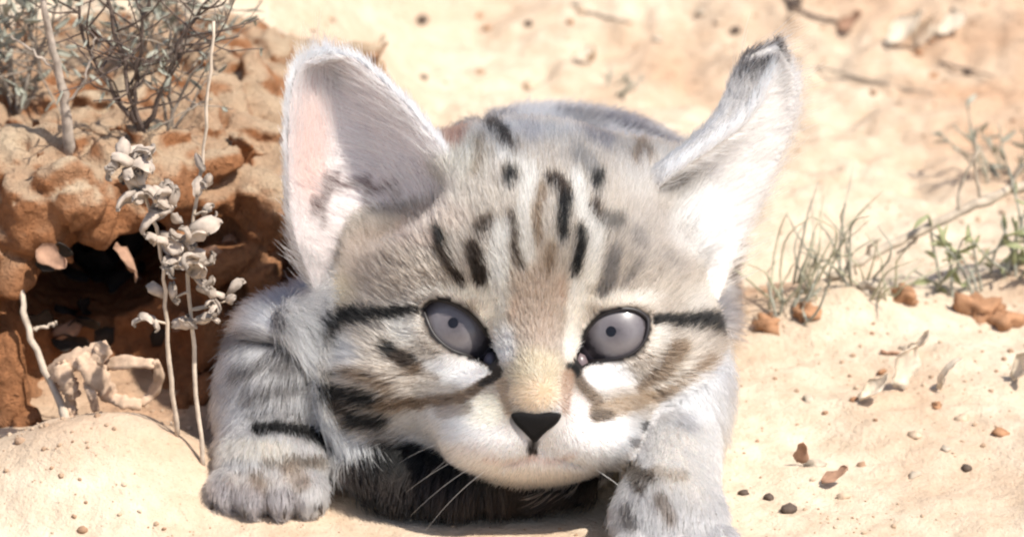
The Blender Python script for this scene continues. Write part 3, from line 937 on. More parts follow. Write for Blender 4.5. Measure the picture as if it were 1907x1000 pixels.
for n_, s in enumerate('lr'):
    V, Fc, M, A, B = EARS[s]
    allv.append(v2w(V)); allf.append(Fc + off); off += len(V)
    t = np.full(len(V), 1 + 2 * n_); t[M:] = 2 + 2 * n_
    ear_tag = np.concatenate([ear_tag, t])
KV = np.concatenate(allv); KF = np.concatenate(allf)

# ---- coat pattern
def C(r, g, b): return np.array([r, g, b], float)
BLK, DRK, BRN, GRY = C(.010, .009, .008), C(.04, .03, .024), C(.15, .105, .07), C(.17, .16, .155)
AGO, CRM, WHT, TAN, PNK = C(.40, .345, .29), C(.74, .67, .58), C(.86, .82, .79), C(.60, .43, .28), C(.74, .58, .52)
BGR, LGR = C(.42, .40, .395), C(.74, .72, .71)
# soft areas: (x, y, rx, ry, colour, strength)
AREAS = [
 (700, 500, 130, 70, C(.42, .335, .265), .85), (620, 545, 60, 40, C(.62, .48, .30), .7), (575, 520, 55, 70, CRM, .85),
 (1240, 440, 100, 80, C(.33, .295, .265), .8), (1330, 560, 60, 40, CRM, .6), (1330, 480, 50, 60, C(.52, .46, .38), .6),
 (870, 300, 50, 50, C(.50, .46, .36), .6), (830, 410, 60, 30, C(.50, .38, .31), .6), (900, 470, 60, 60, C(.42, .36, .31), .5),
 (1000, 230, 160, 40, C(.56, .53, .52), .8), (1200, 330, 60, 60, C(.52, .47, .42), .6),
 (998, 560, 58, 120, C(.42, .325, .255), .9), (998, 690, 62, 50, C(.60, .50, .34), .8), (998, 735, 54, 36, C(.72, .54, .36), .9),
 (915, 560, 34, 90, CRM, .9), (1075, 590, 24, 95, CRM, .9), (940, 640, 24, 40, WHT, .8), (1062, 640, 16, 40, CRM, .9),
 (850, 545, 75, 18, CRM, .9), (1150, 555, 80, 16, CRM, .9), (755, 600, 36, 40, CRM, .8), (1225, 630, 26, 36, CRM, .8),
 (850, 688, 75, 30, WHT, 1), (1130, 698, 55, 30, WHT, 1), (880, 700, 40, 26, WHT, .9),
 (700, 690, 90, 45, C(.60, .48, .38), .7), (640, 660, 36, 40, WHT, .8), (1250, 690, 70, 50, C(.56, .47, .38), .7),
 (830, 800, 120, 60, WHT, .9), (1100, 810, 110, 60, WHT, .95), (990, 850, 190, 60, WHT, .95), (900, 765, 45, 35, C(.82, .76, .62), .8),
 (985, 885, 110, 30, C(.80, .68, .58), .8), (1070, 760, 30, 30, C(.84, .74, .70), .8), (860, 850, 80, 30, C(.80, .68, .62), .6),
 (1318, 415, 80, 75, C(.92, .89, .86), 1), (1375, 530, 30, 60, WHT, .8), (590, 455, 40, 40, CRM, .7),
]
BODY_AREAS = [
 (640, 790, 70, 100, WHT, .95), (710, 850, 70, 50, WHT, .95), (590, 720, 50, 90, WHT, .95), (560, 630, 45, 50, WHT, .9), (1310, 720, 60, 90, C(.80, .80, .82), .9), (1290, 860, 90, 90, C(.80, .74, .67), .85),
 (450, 600, 60, 30, C(.78, .77, .77), .8), (450, 680, 60, 22, C(.80, .79, .80), .8), (460, 770, 70, 25, C(.74, .73, .74), .7), (470, 840, 80, 22, C(.78, .72, .60), .8), (470, 900, 60, 30, C(.56, .48, .42), .7),  # left paw's pale top and duller front: light from above painted in
]
BACK_AREAS = [(1215, 215, 95, 38, C(.10, .10, .13), .9), (1090, 250, 40, 30, GRY, .7), (890, 225, 45, 22, GRY, .7), (1000, 215, 45, 25, C(.62, .60, .60), .7)
]
# markings: (points, start radius, end radius, colour, strength)
MARKS = [
 # left eye streak and cheek
 ([(592, 622), (640, 600), (700, 590), (772, 574)], 17, 5, BLK, 1), ([(592, 622), (579, 655), (590, 700), (615, 720)], 11, 12, DRK, .9),
 ([(612, 716), (660, 728), (715, 746)], 11, 8, BLK, 1), ([(715, 746), (790, 750), (860, 738), (912, 706)], 8, 6, BRN, .85),
 ([(648, 690), (690, 700), (728, 722)], 6, 5, BRN, .8), ([(722, 648), (740, 660)], 10, 8, BLK, .9), ([(752, 668), (772, 684)], 13, 9, DRK, .9),
 ([(772, 688), (815, 706)], 8, 5, BRN, .6), ([(640, 745), (668, 762)], 8, 6, DRK, .9), ([(668, 774), (716, 776)], 12, 9, BLK, .95),
 ([(700, 795), (738, 805)], 7, 5, GRY, .8), ([(722, 822), (750, 826)], 6, 5, GRY, .8), ([(740, 845), (768, 845)], 6, 5, GRY, .7),
 ([(832, 762), (866, 758)], 13, 9, BRN, .6), ([(925, 690), (922, 702), (895, 716)], 8, 4, DRK, .9),
 # right eye streak and cheek
 ([(1222, 594), (1285, 598), (1325, 604), (1362, 626)], 6, 15, BLK, 1), ([(1262, 648), (1232, 690), (1190, 722)], 12, 7, BRN, .75),
 ([(1312, 676), (1275, 718), (1215, 742)], 12, 9, BRN, .75), ([(1115, 768), (1150, 758), (1205, 742)], 15, 10, C(.30, .215, .14), .75), ([(1112, 772), (1130, 774)], 10, 8, DRK, .6),
 ([(1205, 797), (1226, 798)], 9, 8, BLK, .9), ([(1182, 824), (1206, 826)], 8, 7, GRY, .8), ([(1072, 690), (1080, 712), (1110, 745)], 9, 8, BRN, .75), ([(1066, 686), (1072, 692)], 8, 8, BLK, .9),
 # nose sides
 ([(935, 715), (945, 765)], 8, 6, C(.35, .26, .18), .7), ([(1058, 700), (1052, 765)], 9, 6, C(.40, .27, .19), .7),
 # forehead
 ([(822, 440), (824, 460)], 9, 9, BLK, 1), ([(826, 472), (840, 498), (858, 525)], 8, 5, DRK, .9), ([(884, 462), (890, 490), (898, 522)], 9, 11, DRK, .95), ([(898, 430), (918, 416)], 8, 7, DRK, .8),
 ([(870, 222), (910, 238), (940, 268), (962, 312)], 7, 9, DRK, .85), ([(958, 318), (952, 345)], 10, 9, BLK, 1), ([(898, 270), (896, 310), (884, 335)], 6, 5, BRN, .6),
 ([(960, 410), (964, 450), (968, 488)], 7, 8, DRK, .75), ([(1008, 362), (998, 400), (1000, 450)], 7, 7, BRN, .75), ([(1022, 342), (1042, 352), (1052, 380)], 7, 9, DRK, .9),
 ([(1052, 380), (1048, 420), (1046, 446)], 8, 6, BLK, .95), ([(1084, 430), (1082, 460), (1070, 505)], 8, 6, BLK, .95), ([(1026, 470), (1020, 500)], 9, 7, BRN, .6),
 ([(1106, 338), (1106, 352)], 8, 8, BLK, .9), ([(1104, 392), (1104, 404)], 7, 7, DRK, .9), ([(1128, 415), (1146, 420)], 11, 10, C(.14, .13, .12), .85), ([(1140, 470), (1132, 520), (1122, 545)], 10, 8, GRY, .8),
 ([(1072, 300), (1095, 325)], 14, 10, C(.20, .19, .18), .75), ([(1100, 250), (1125, 275)], 18, 14, C(.20, .19, .20), .75), ([(1180, 440), (1190, 455)], 9, 8, GRY, .6), ([(1185, 490), (1165, 525)], 7, 6, GRY, .6),
 ([(980, 240), (992, 265)], 16, 12, C(.30, .28, .28), .6), ([(1028, 250), (1032, 258)], 12, 10, C(.34, .32, .30), .6), ([(1175, 310), (1190, 285), (1205, 300)], 6, 6, BRN, .7), ([(858, 255), (846, 270)], 14, 12, C(.28, .15, .11), .8),
 ([(1235, 480), (1260, 500)], 10, 8, GRY, .4), ([(1255, 420), (1275, 440)], 8, 8, BRN, .4), ([(760, 440), (800, 450)], 14, 12, C(.42, .30, .25), .4), ([(960, 560), (952, 600)], 6, 5, C(.45, .32, .24), .6), ([(1045, 520), (1050, 560)], 6, 5, C(.45, .32, .24), .5),
 ([(940, 300), (985, 330), (978, 400), (985, 480)], 10, 10, CRM, .6), ([(1070, 345), (1085, 400), (1105, 440), (1100, 520)], 9, 10, CRM, .7), ([(935, 430), (932, 520)], 12, 12, CRM, .8),
 # mouth
 ([(993, 822), (990, 848)], 5, 6, DRK, 1), ([(990, 852), (950, 862), (905, 856)], 5, 3, PNK, .7), ([(990, 852), (1030, 860), (1070, 850)], 5, 3, PNK, .7),
]
BODY_MARKS = [
 ([(425, 645), (480, 634), (530, 655)], 13, 9, GRY, .85), ([(452, 702), (500, 684), (560, 688)], 10, 7, GRY, .9), ([(470, 742), (520, 728), (570, 722)], 9, 6, GRY, .85), ([(400, 720), (430, 730)], 14, 10, C(.33, .32, .33), .7),
 ([(470, 778), (520, 768), (570, 775)], 8, 6, GRY, .7), ([(480, 800), (540, 798), (612, 828)], 7, 9, BLK, .9), ([(520, 600), (528, 625)], 10, 8, C(.2, .19, .19), .8),
 ([(500, 858), (545, 862), (592, 862)], 8, 8, C(.13, .10, .07), .7), ([(478, 890), (490, 915)], 8, 7, BRN, .6), ([(540, 880), (560, 900)], 14, 12, C(.36, .28, .22), .6), ([(400, 850), (440, 838), (520, 842)], 12, 12, CRM, .8),  # cream stroke: lit top of the left paw painted in
 ([(410, 930), (470, 940), (540, 942)], 22, 20, C(.30, .27, .28), .6),  # shaded lower part of the left paw painted grey
 ([(1160, 862), (1190, 878), (1215, 892)], 6, 6, C(.10, .08, .06), .8), ([(1180, 880), (1195, 910)], 9, 8, C(.10, .08, .06), .7), ([(1335, 700), (1350, 740)], 9, 9, C(.36, .36, .40), .5), ([(1265, 790), (1290, 800)], 7, 7, C(.35, .35, .38), .5),
 ([(1225, 880), (1270, 890)], 8, 8, C(.34, .27, .20), .5), ([(1230, 930), (1250, 970)], 8, 8, BRN, .6), ([(1170, 950), (1180, 980)], 9, 9, DRK, .6),
]
def poly_w(P, pts, r0, r1):
    """soft coverage of a marking; P (n,2) chart points"""
    r0, r1 = r0 * 1.2 + 1.2, r1 * 1.2 + 1.2
    pts = spline(pts, max(8, 6 * len(pts))) if len(pts) > 2 else np.array(pts, float)
    best = np.full(len(P), 1e9)
    L = len(pts) - 1
    for i in range(L):
        a, b = pts[i], pts[i + 1]
        e = b - a
        t = np.clip((P - a) @ e / (e @ e + 1e-9), 0, 1)
        r = r0 + (r1 - r0) * (i + t) / L
        best = np.minimum(best, np.linalg.norm(P - a - t[:, None] * e, axis=1) / r)
    return 1 - sstep(0.75, 1.40, best)

def coat(p, jitter=True):
    """colour of the coat at skin points p (world mm, body only)"""
    q = w2v(p); h = v2h(q); P = chart(q)
    P = P + np.stack([noise(p, .33, 3), noise(p, .33, 4)], -1) * 3.5
    if jitter: P = P + rng.normal(0, 1.1, P.shape)
    dh, db = sd_head(h, q), sd_body(p)
    head = dh < db
    n1 = fbm(p, 0.12, 3, 21); n2 = fbm(p, 0.5, 2, 31)
    col = np.where(head[:, None], AGO, np.where((p[:, 1] < 24)[:, None], C(.56, .54, .535), BGR)) * (1 + 0.10 * n1 + 0.10 * n2)[:, None]
    # back and flanks: broken dark bands
    band = np.sin(p[:, 1] * 0.42 + 2.2 * fbm(p * np.array([1, .5, 1]), 0.05, 2, 5) + 0.8)
    bw = sstep(0.25, 0.8, band) * 0.85
    onback = (~head) & (p[:, 1] > 22)
    col = np.where(onback[:, None], col * (1 - bw)[:, None] + C(.11, .105, .115) * bw[:, None], col)
    # underside and chest between the forelegs: blackish brown bars, chin's shade painted in
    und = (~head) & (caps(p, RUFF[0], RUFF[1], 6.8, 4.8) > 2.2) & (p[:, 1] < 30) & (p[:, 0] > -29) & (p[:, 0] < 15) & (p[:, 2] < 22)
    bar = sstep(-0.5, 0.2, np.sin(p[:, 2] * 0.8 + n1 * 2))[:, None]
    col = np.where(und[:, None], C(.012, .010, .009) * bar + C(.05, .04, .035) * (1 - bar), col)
    fr = (h[:, 2] > -30) & head
    for L, ok in ((AREAS, fr), (BODY_AREAS, ~head & (p[:, 1] < 26) & ~und), (BACK_AREAS, ~head & (p[:, 1] > 26))):
        for (x, y, rx, ry, c, s) in L:
            d = np.hypot((P[:, 0] - x) / rx, (P[:, 1] - y) / ry)
            w = s * (1 - sstep(0.45, 1.25, d)) * ok
            col = col * (1 - w)[:, None] + c * w[:, None]
    fb = (~head) & (p[:, 1] < 28)
    for L, ok in ((MARKS, fr), (BODY_MARKS, fb)):
        for pts, r0, r1, c, s in L:
            pa = np.array(pts); mar = max(r0, r1) * 2.1 + 10
            m = ok & (P[:, 0] > pa[:, 0].min() - mar) & (P[:, 0] < pa[:, 0].max() + mar) & (P[:, 1] > pa[:, 1].min() - mar) & (P[:, 1] < pa[:, 1].max() + mar)
            if m.any():
                w = min(1, s * 1.15) * poly_w(P[m], pts, r0, r1)[:, None]
                col[m] = col[m] * (1 - w) + c * w
    col = np.clip(col, 0.008, 0.93)
    lum = col.mean(1, keepdims=True)
    return (col * .86 + lum * .14) ** 1.32, head

# ---- skin mesh
M_skin, nt, bs = new_mat('kitten_skin')
at = node(nt, 'ShaderNodeAttribute', attribute_name='skin_color')
nt.links.new(at.outputs['Color'], bs.inputs['Base Color'])
bs.inputs['Roughness'].default_value = 0.75
bs.inputs['Specular IOR Level'].default_value = 0.2
bs.inputs['Subsurface Weight'].default_value = 0.25
bs.inputs['Subsurface Radius'].default_value = (1, .45, .3)
bs.inputs['Subsurface Scale'].default_value = 0.0015
skin = np.empty((len(KV), 3))
skin[:n_body], _ = coat(kv, False)
skin[:n_body] *= 0.75
for s in 'lr':
    m = np.linalg.norm(w2v(kv) - eye_c[s], axis=1) < 16
    e = poly_sd(chart(w2v(kv[m])), APL[s])
    k = np.where(m)[0]
    skin[k[e < 6]] = C(.012, .010, .010)
EARC = {}
et = ear_tag
vq = w2v(KV)
cv = chart(vq)
ein = ((et == 1) | (et == 3))
skin[ein] = C(.66, .50, .46)
skin[et == 1] = C(.84, .75, .73) * (1 + .12 * noise(KV[et == 1], .2, 9))[:, None]
m = et == 1
lo_w = (1 - sstep(.4, 1.2, np.hypot((cv[m, 0] - 575) / 45, (cv[m, 1] - 270) / 130)))[:, None]
skin[m] = skin[m] * (1 - lo_w) + C(.74, .52, .46) * lo_w
skin[et == 3] = C(.92, .87, .83)
skin[et == 2] = C(.34, .30, .28)
skin[et == 4] = C(.45, .42, .40)
dke = (et == 1) & (((np.abs(cv[:, 1] - 345 - (cv[:, 0] - 660) * .1) < 14) & (cv[:, 0] > 600) & (cv[:, 0] < 745)) | (np.hypot(cv[:, 0] - 597, (cv[:, 1] - 385) / 2) < 16))
skin[dke] = C(.22, .16, .15)  # shade in the depth of the ear pocket, painted on the skin
tip = (et == 4) & (cv[:, 1] < 150)
skin[tip] = C(.05, .04, .038)
kit = link('kitten', None, loc=(0, 0, 0), label='striped grey tabby kitten crouching on the sand facing forward', cat='kitten')
me = np_mesh('kitten_body', KV * 0.001, KF)
ca = me.attributes.new('skin_color', 'FLOAT_COLOR', 'POINT')
ca.data.foreach_set('color', np.concatenate([skin, np.ones((len(KV), 1))], 1).astype(np.float32).ravel())
M_ear, nt, bs = new_mat('kitten_ear_skin')
at = node(nt, 'ShaderNodeAttribute', attribute_name='skin_color')
nt.links.new(at.outputs['Color'], bs.inputs['Base Color'])
bs.inputs['Roughness'].default_value = .7; bs.inputs['Specular IOR Level'].default_value = .2
tr = nt.nodes.new('ShaderNodeBsdfTranslucent'); nt.links.new(at.outputs['Color'], tr.inputs[0])
mx = nt.nodes.new('ShaderNodeMixShader'); mx.inputs[0].default_value = .28
nt.links.new(bs.outputs[0], mx.inputs[1]); nt.links.new(tr.outputs[0], mx.inputs[2]); nt.links.new(mx.outputs[0], nt.nodes['Material Output'].inputs[0])
body = link('body', me, M_skin, kit)
me.materials.append(M_ear)
mi = np.zeros(len(KF), np.int32); mi[len(kf):] = 1
me.polygons.foreach_set('material_index', mi)

# ---- fur
tri = np.concatenate([KF[:, [0, 1, 2]], KF[:, [0, 2, 3]]])
a, b, c = KV[tri[:, 0]], KV[tri[:, 1]], KV[tri[:, 2]]
cr = np.cross(b - a, c - a)
area = np.linalg.norm(cr, axis=1) / 2
fn = cr / (2 * area[:, None] + 1e-12)
ctr = (a + b + c) / 3
VIEW = v2w(np.array([[0, 0, 1.0]]))[0] - v2w(np.zeros((1, 3)))[0]
face = fn @ VIEW
tq = w2v(ctr); th = v2h(tq)
tt = ear_tag[tri].max(1)
is_head = (sd_head(th, tq) < sd_body(ctr)) & (tt == 0)
dens = np.where(is_head, 26.0, 15.0)                        # hairs per square millimetre
dens = np.where((tt == 1) | (tt == 3), 5.0, dens)
dens = np.where(tt == 2, 14.0, dens); dens = np.where(tt == 4, 12.0, dens)
dens = np.where((face < -0.3) & (tt == 0), dens * 0.25, dens)
dens = np.where((ctr[:, 1] > 45) & (tt == 0), dens * 0.6, dens)
dens = np.where((ctr[:, 2] < 3) & (ctr[:, 1] > -5), 1.0, dens)
dens *= FUR_SCALE
cnt = rng.poisson(area * dens)
ti = np.repeat(np.arange(len(tri)), cnt)
r1 = np.sqrt(rng.random(len(ti)))[:, None]; r2 = rng.random(len(ti))[:, None]
R = a[ti] * (1 - r1) + b[ti] * (r1 * (1 - r2)) + c[ti] * (r1 * r2)
N = fn[ti]; T_ = tt[ti]
bodyhair = T_ == 0
tb = tri[ti[bodyhair]]; b1, b2 = r1[bodyhair], r2[bodyhair]
N[bodyhair] = kn[tb[:, 0]] * (1 - b1) + kn[tb[:, 1]] * (b1 * (1 - b2)) + kn[tb[:, 2]] * (b1 * b2)
N /= np.linalg.norm(N, axis=1)[:, None] + 1e-9
q = w2v(R); h = v2h(q); P = chart(q)
col = np.empty((len(R), 3)); head = np.zeros(len(R), bool)
head[bodyhair] = (sd_head(h[bodyhair], q[bodyhair]) < sd_body(R[bodyhair]))
# no hair in the eyes, on the nose leather
NOSE = dense_loop([(950, 770), (970, 765), (998, 768), (1026, 765), (1047, 770), (1040, 788), (1018, 806), (1000, 824), (992, 824), (974, 806), (957, 788)])
keep = np.ones(len(R), bool)
frontal = head & (h[:, 2] > -14)
eyed = np.full(len(R), 1e9)
for s in 'lr':
    m = frontal & (np.linalg.norm(q - eye_c[s], axis=1) < 26)
    d = poly_sd(P[m], APL[s])
    eyed[m] = np.minimum(eyed[m], d)
keep &= eyed > 6
m = frontal & (np.abs(P[:, 0] - 997) < 70) & (np.abs(P[:, 1] - 795) < 60)
nd = np.full(len(R), 1e9); nd[m] = poly_sd(P[m], NOSE)
keep &= nd > 3
keep &= ~((R[:, 2] < 1.0) & bodyhair)
R, N, T_, q, h, P, col, head, eyed, nd, bodyhair = [x[keep] for x in (R, N, T_, q, h, P, col, head, eyed, nd, bodyhair)]
nH = len(R)
# growth direction
def v2w_dir(x): return np.stack([x[:, 0], x[:, 1] * SN - x[:, 2] * CS, x[:, 1] * CS + x[:, 2] * SN], -1)
flow = np.zeros((nH, 3))
ax = h[:, 0]
fl = np.stack([h[:, 0] * 1.0, (h[:, 1] + 13) * 1.0, h[:, 2] * 0.6 - 16], -1)       # away from the nose, over the skull
up = h[:, 1] > -6
fl[up, 0] *= 0.55
lowr = h[:, 1] < -8
fl[lowr, 1] -= 6; fl[lowr, 0] *= 1.3
hv = fl[:, :1] * HX + fl[:, 1:2] * HY + fl[:, 2:3] * HZ
flow[:] = v2w_dir(hv)
# round the eyes hair leaves the lid
for s in 'lr':
    e = q - eye_c[s]
    d = np.linalg.norm(e[:, :2], axis=1)
    w = np.exp(-((d - 6) / 4.0) ** 2) * (d > 2) * head
    o = v2w_dir(np.stack([e[:, 0], e[:, 1], np.full(nH, -3.0)], -1))
    o /= np.linalg.norm(o, axis=1)[:, None]
    f0 = flow / (np.linalg.norm(flow, axis=1)[:, None] + 1e-9)
    flow = f0 * (1 - 0.6 * w)[:, None] + o * (0.6 * w)[:, None]
bflow = np.zeros((nH, 3)); bflow[:] = (0, 0.7, -0.55)
bflow[:, 0] += np.where(R[:, 0] < -5, -0.25, 0.25)
leg = (R[:, 1] < 14) & (R[:, 2] < 26)
ruf = caps(R, RUFF[0], RUFF[1], 6.8, 4.8) < 2.4
bflow[leg] = (0, -0.15, -1)
bflow[leg, 0] += np.where(R[leg, 0] < -5, -0.15, 0.15)
paw = (R[:, 1] < -2) & (R[:, 2] < 18) & (np.abs(R[:, 0] + 8) > 14)
bflow[paw] = (0, -0.8, -0.5)
rd = RUFF[1] - RUFF[0]; rd = rd / np.linalg.norm(rd)
bflow[ruf] = rd + np.array([0, -.1, -.35])
isb = bodyhair & ~head
flow = np.where(isb[:, None], bflow, flow)
# ears: base to tip, and across on the inside
EB = {1: (c2v(690, 430, -14), c2v(606, 100, -17)), 3: (c2v(1330, 450, -18), c2v(1448, 84, -16))}
for t in (1, 2, 3, 4):
    m = T_ == t
    p0, p1 = EB[1 if t < 3 else 3]
    f = np.tile(p1 - p0, (m.sum(), 1)) / 30
    if t == 1:      # tufts run from the outer rim and the inner rim across the cup
        f = np.stack([np.where(P[m, 0] < 640, -0.2, -0.9), np.where(P[m, 0] < 640, .9, .25), np.full(m.sum(), .25)], -1)
        edge = P[m, 1] > 330
        f[edge] = (-.8, .5, .6)
    if t == 3:
        f = np.stack([np.full(m.sum(), .75), np.full(m.sum(), .45), np.full(m.sum(), .25)], -1)
    flow[m] = v2w_dir(f)
flow += 0.16 * np.stack([fbm(R, .16, 2, 41), fbm(R, .16, 2, 51), fbm(R, .16, 2, 61)], -1) * np.linalg.norm(flow, axis=1)[:, None]
flow -= N * (flow * N).sum(1)[:, None]
flow /= np.linalg.norm(flow, axis=1)[:, None] + 1e-9
# length, mm
dn = np.linalg.norm(h - np.array([0, -16, 18]), axis=1)
Lh = np.interp(dn, [0, 6, 14, 24, 34, 48, 70], [0.9, 1.3, 1.9, 2.8, 3.9, 5.0, 6.0])
Lh = np.where((h[:, 1] < -6) & (np.abs(h[:, 0]) > 20), Lh * 1.25, Lh)
Lh *= np.interp(eyed, [0, 40, 100], [.55, .75, 1])
Lb = np.where(paw, 3.0, np.where(leg, 5.0, 6.5))
Lb = np.where(R[:, 2] < 6, 2.4, Lb)
Lb = np.where((R[:, 1] < 10) & (R[:, 0] > -28) & (R[:, 0] < 15) & (R[:, 2] > 3), 6.0, Lb)
Lb = np.where(ruf, 7.5, Lb)
Ln = np.where(head, Lh, Lb)
ea = (T_ == 1) | (T_ == 3)
eb = (T_ == 2) | (T_ == 4)
Ln = np.where(eb, 2.6, Ln)
lin = rng.random(nH)
Ln = np.where(T_ == 1, np.where(lin < .55, 1.6, 5 + 6 * rng.random(nH)), Ln)
dk = (T_ == 1) & (((np.abs(P[:, 1] - 342 - (P[:, 0] - 660) * .1) < 12) & (P[:, 0] > 605) & (P[:, 0] < 745)) | (np.hypot(P[:, 0] - 595, (P[:, 1] - 385) / 2) < 14))
Ln = np.where(T_ == 3, np.where(lin < .6, 2.0, 5 + 5 * rng.random(nH)), Ln)
el_ = (head | (T_ == 1) | (T_ == 2)) & (np.hypot((P[:, 0] - 590) / 55, (P[:, 1] - 535) / 75) < 1)
Ln = np.where(el_, 7.0, Ln)
er = head & (np.hypot((P[:, 0] - 1320) / 75, (P[:, 1] - 415) / 80) < 1)
Ln = np.where(er, 7.5, Ln)
Ln = Ln * (0.7 + 0.5 * rng.random(nH))
# coat colour, read where the middle of the hair will lie
bh = np.where(bodyhair)[0]
col[bh], _ = coat(R[bh] + flow[bh] * (Ln[bh] * .5)[:, None])
# ear colours
m = T_ == 1
col[m] = np.where((lin[m] < .55)[:, None], C(.78, .71, .69), C(.9, .87, .85))
pk = m & (np.hypot((P[:, 0] - 575) / 45, (P[:, 1] - 270) / 130) < .6 + .6 * rng.random(nH)) & (lin < .5)
col[pk] = C(.76, .58, .52)
dk = m & (((np.abs(P[:, 1] - 342 - (P[:, 0] - 660) * .1) < 12) & (P[:, 0] > 605) & (P[:, 0] < 745)) | (np.hypot(P[:, 0] - 595, (P[:, 1] - 385) / 2) < 14))
dk &= rng.random(nH) < .7
col[dk] = C(.10, .075, .07); Ln[dk] = np.minimum(Ln[dk], 2.0)  # the ear pocket's shade, coloured into its hairs
col[T_ == 3] = C(.93, .91, .88)
m = T_ == 2
col[m] = C(.40, .35, .32)
m = T_ == 4
col[m] = C(.42, .39, .37)
m = T_ == 4
tipw = 1 - sstep(105, 190, P[m, 1] + 8 * rng.normal(size=m.sum()))
col[m] = col[m] * (1 - tipw)[:, None] + C(.03, .025, .023) * tipw[:, None]
m2 = m & (np.hypot((P[:, 0] - 1255) / 60, (P[:, 1] - 215) / 35) < 1)
col[m2] = C(.13, .13, .15)
m = T_ == 1
st_ = sstep(.1, .6, np.sin(P[m, 1] * .11 + P[m, 0] * .035 + 2.0 * fbm(R[m], .12, 2, 77)))
col[m] = col[m] * (1 - .35 * st_)[:, None] + C(.50, .40, .39) * (.35 * st_)[:, None]
# pale rim hairs of the ears
for s, t in (('l', (1, 2)), ('r', (3, 4))):
    V, Fc, M, A, B = EARS[s]
    rim = np.concatenate([A[4:], B[4:]])
    m = np.where(np.isin(T_, t))[0]
    d = np.min(np.linalg.norm(q[m][:, None, :] - rim[None, ::1, :], axis=2), axis=1)
    k = m[d < 1.7]
    if s == 'r': k = k[(P[k, 1] > 130) | (T_[k] == 3)]
    col[k] = C(.90, .84, .80); Ln[k] = 2.6 + 1.6 * rng.random(len(k))
K = 6
tK = np.linspace(0, 1, K)
lift = np.where(head, 0.50, 0.55)
lift = np.where(head & (dn < 16), 0.35, lift); lift = np.where(ea, .35, lift); lift = np.where(eb, .4, lift)
lift = lift * (0.7 + 0.6 * rng.random(nH))
d0 = flow * (1 - lift[:, None] * .5) + N * lift[:, None]
d0 += rng.normal(0, .13, d0.shape)
d0 /= np.linalg.norm(d0, axis=1)[:, None]
d1 = flow + N * 0.12 + np.array([0, 0, -.15]) + rng.normal(0, .16, d0.shape)
d1 /= np.linalg.norm(d1, axis=1)[:, None]
pts = np.zeros((nH, K, 3)); pts[:, 0] = R - N * 0.15
for i in range(1, K):
    f = (i - .5) / (K - 1)
    d = d0 * (1 - f) + d1 * f
    d /= np.linalg.norm(d, axis=1)[:, None]
    pts[:, i] = pts[:, i - 1] + d * (Ln / (K - 1))[:, None]
pts[..., 2] = np.maximum(pts[..., 2], 0.2)
rad = np.where(head, .050, .060) * (0.8 + .5 * rng.random(nH))
rad = np.where(ea, .040, rad)
RAD = rad[:, None] * np.array([1, 1, .92, .8, .6, .25])[None]
# agouti banding: hair a little darker at the root, paler near the end
band = np.array([.72, .82, .95, 1.05, 1.1, 1.05])
colp = np.clip(col[:, None, :] * band[None, :, None] * (1 + .16 * rng.normal(size=(nH, 1, 1))), .006, .92)

M_fur, nt, bs = new_mat('kitten_fur')
nt.nodes.remove(bs)
at = node(nt, 'ShaderNodeAttribute', attribute_name='fur_color')
hb = nt.nodes.new('ShaderNodeBsdfHairPrincipled')
hb.model = 'CHIANG'; hb.parametrization = 'COLOR'
hb.inputs['Roughness'].default_value = .5
hb.inputs['Radial Roughness'].default_value = .75
hb.inputs['Coat'].default_value = 0
hb.inputs['IOR'].default_value = 1.3
nt.links.new(at.outputs['Color'], hb.inputs['Color'])
nt.links.new(hb.outputs[0], nt.nodes['Material Output'].inputs['Surface'])

def hair_object(name, pts, rad, colp, mat, parent):
    n, k = pts.shape[:2]
    hc = bpy.data.hair_curves.new(name)
    hc.add_curves([k] * n)
    hc.attributes['position'].data.foreach_set('vector', (pts * .001).astype(np.float32).ravel())
    ra = hc.attributes.get('radius') or hc.attributes.new('radius', 'FLOAT', 'POINT')
    ra.data.foreach_set('value', (rad * .001).astype(np.float32).ravel())
    ca = hc.attributes.new('fur_color', 'FLOAT_COLOR', 'POINT')
    ca.data.foreach_set('color', np.concatenate([colp, np.ones((n, k, 1))], 2).astype(np.float32).ravel())
    return link(name, hc, mat, parent)
fur = hair_object('fur', pts, RAD, colp, M_fur, kit)
print('hairs', nH, 'body verts', len(KV))

# ---- eyes
M_eye, nt, bs = new_mat('eyeball_dark')
bs.inputs['Base Color'].default_value = (.16, .135, .145, 1); bs.inputs['Roughness'].default_value = .4
M_iris, nt, bs = new_mat('iris_grey')
tc = node(nt, 'ShaderNodeAttribute', attribute_name='ring')
nz = node(nt, 'ShaderNodeTexNoise', Scale=900.0, Detail=6.0, Roughness=.7)
ad = node(nt, 'ShaderNodeMath', operation='MULTIPLY_ADD'); ad.inputs[1].default_value = .42
oc = nt.nodes.new('ShaderNodeTexCoord'); nt.links.new(oc.outputs['Object'], nz.inputs['Vector']); nt.links.new(nz.outputs[0], ad.inputs[0]); nt.links.new(tc.outputs['Fac'], ad.inputs[2])
rp = ramp(nt, [(.22, (.07, .06, .064)), (.42, (.115, .10, .105)), (.66, (.16, .145, .15)), (.98, (.10, .086, .092)), (1.0, (.05, .042, .045))], ad.outputs[0])
nt.links.new(rp.outputs[0], bs.inputs['Base Color'])
bs.inputs['Roughness'].default_value = .35; bs.inputs['Coat Weight'].default_value = .3; bs.inputs['Coat Roughness'].default_value = .07
M_pup, nt, bs = new_mat('pupil_black')
bs.inputs['Base Color'].default_value = (.006, .005, .006, 1); bs.inputs['Roughness'].default_value = .2
M_lid, nt, bs = new_mat('eyelid_black')
bs.inputs['Base Color'].default_value = (.016, .012, .012, 1); bs.inputs['Roughness'].default_value = .45
M_wet, nt, bs = new_mat('tear_duct')
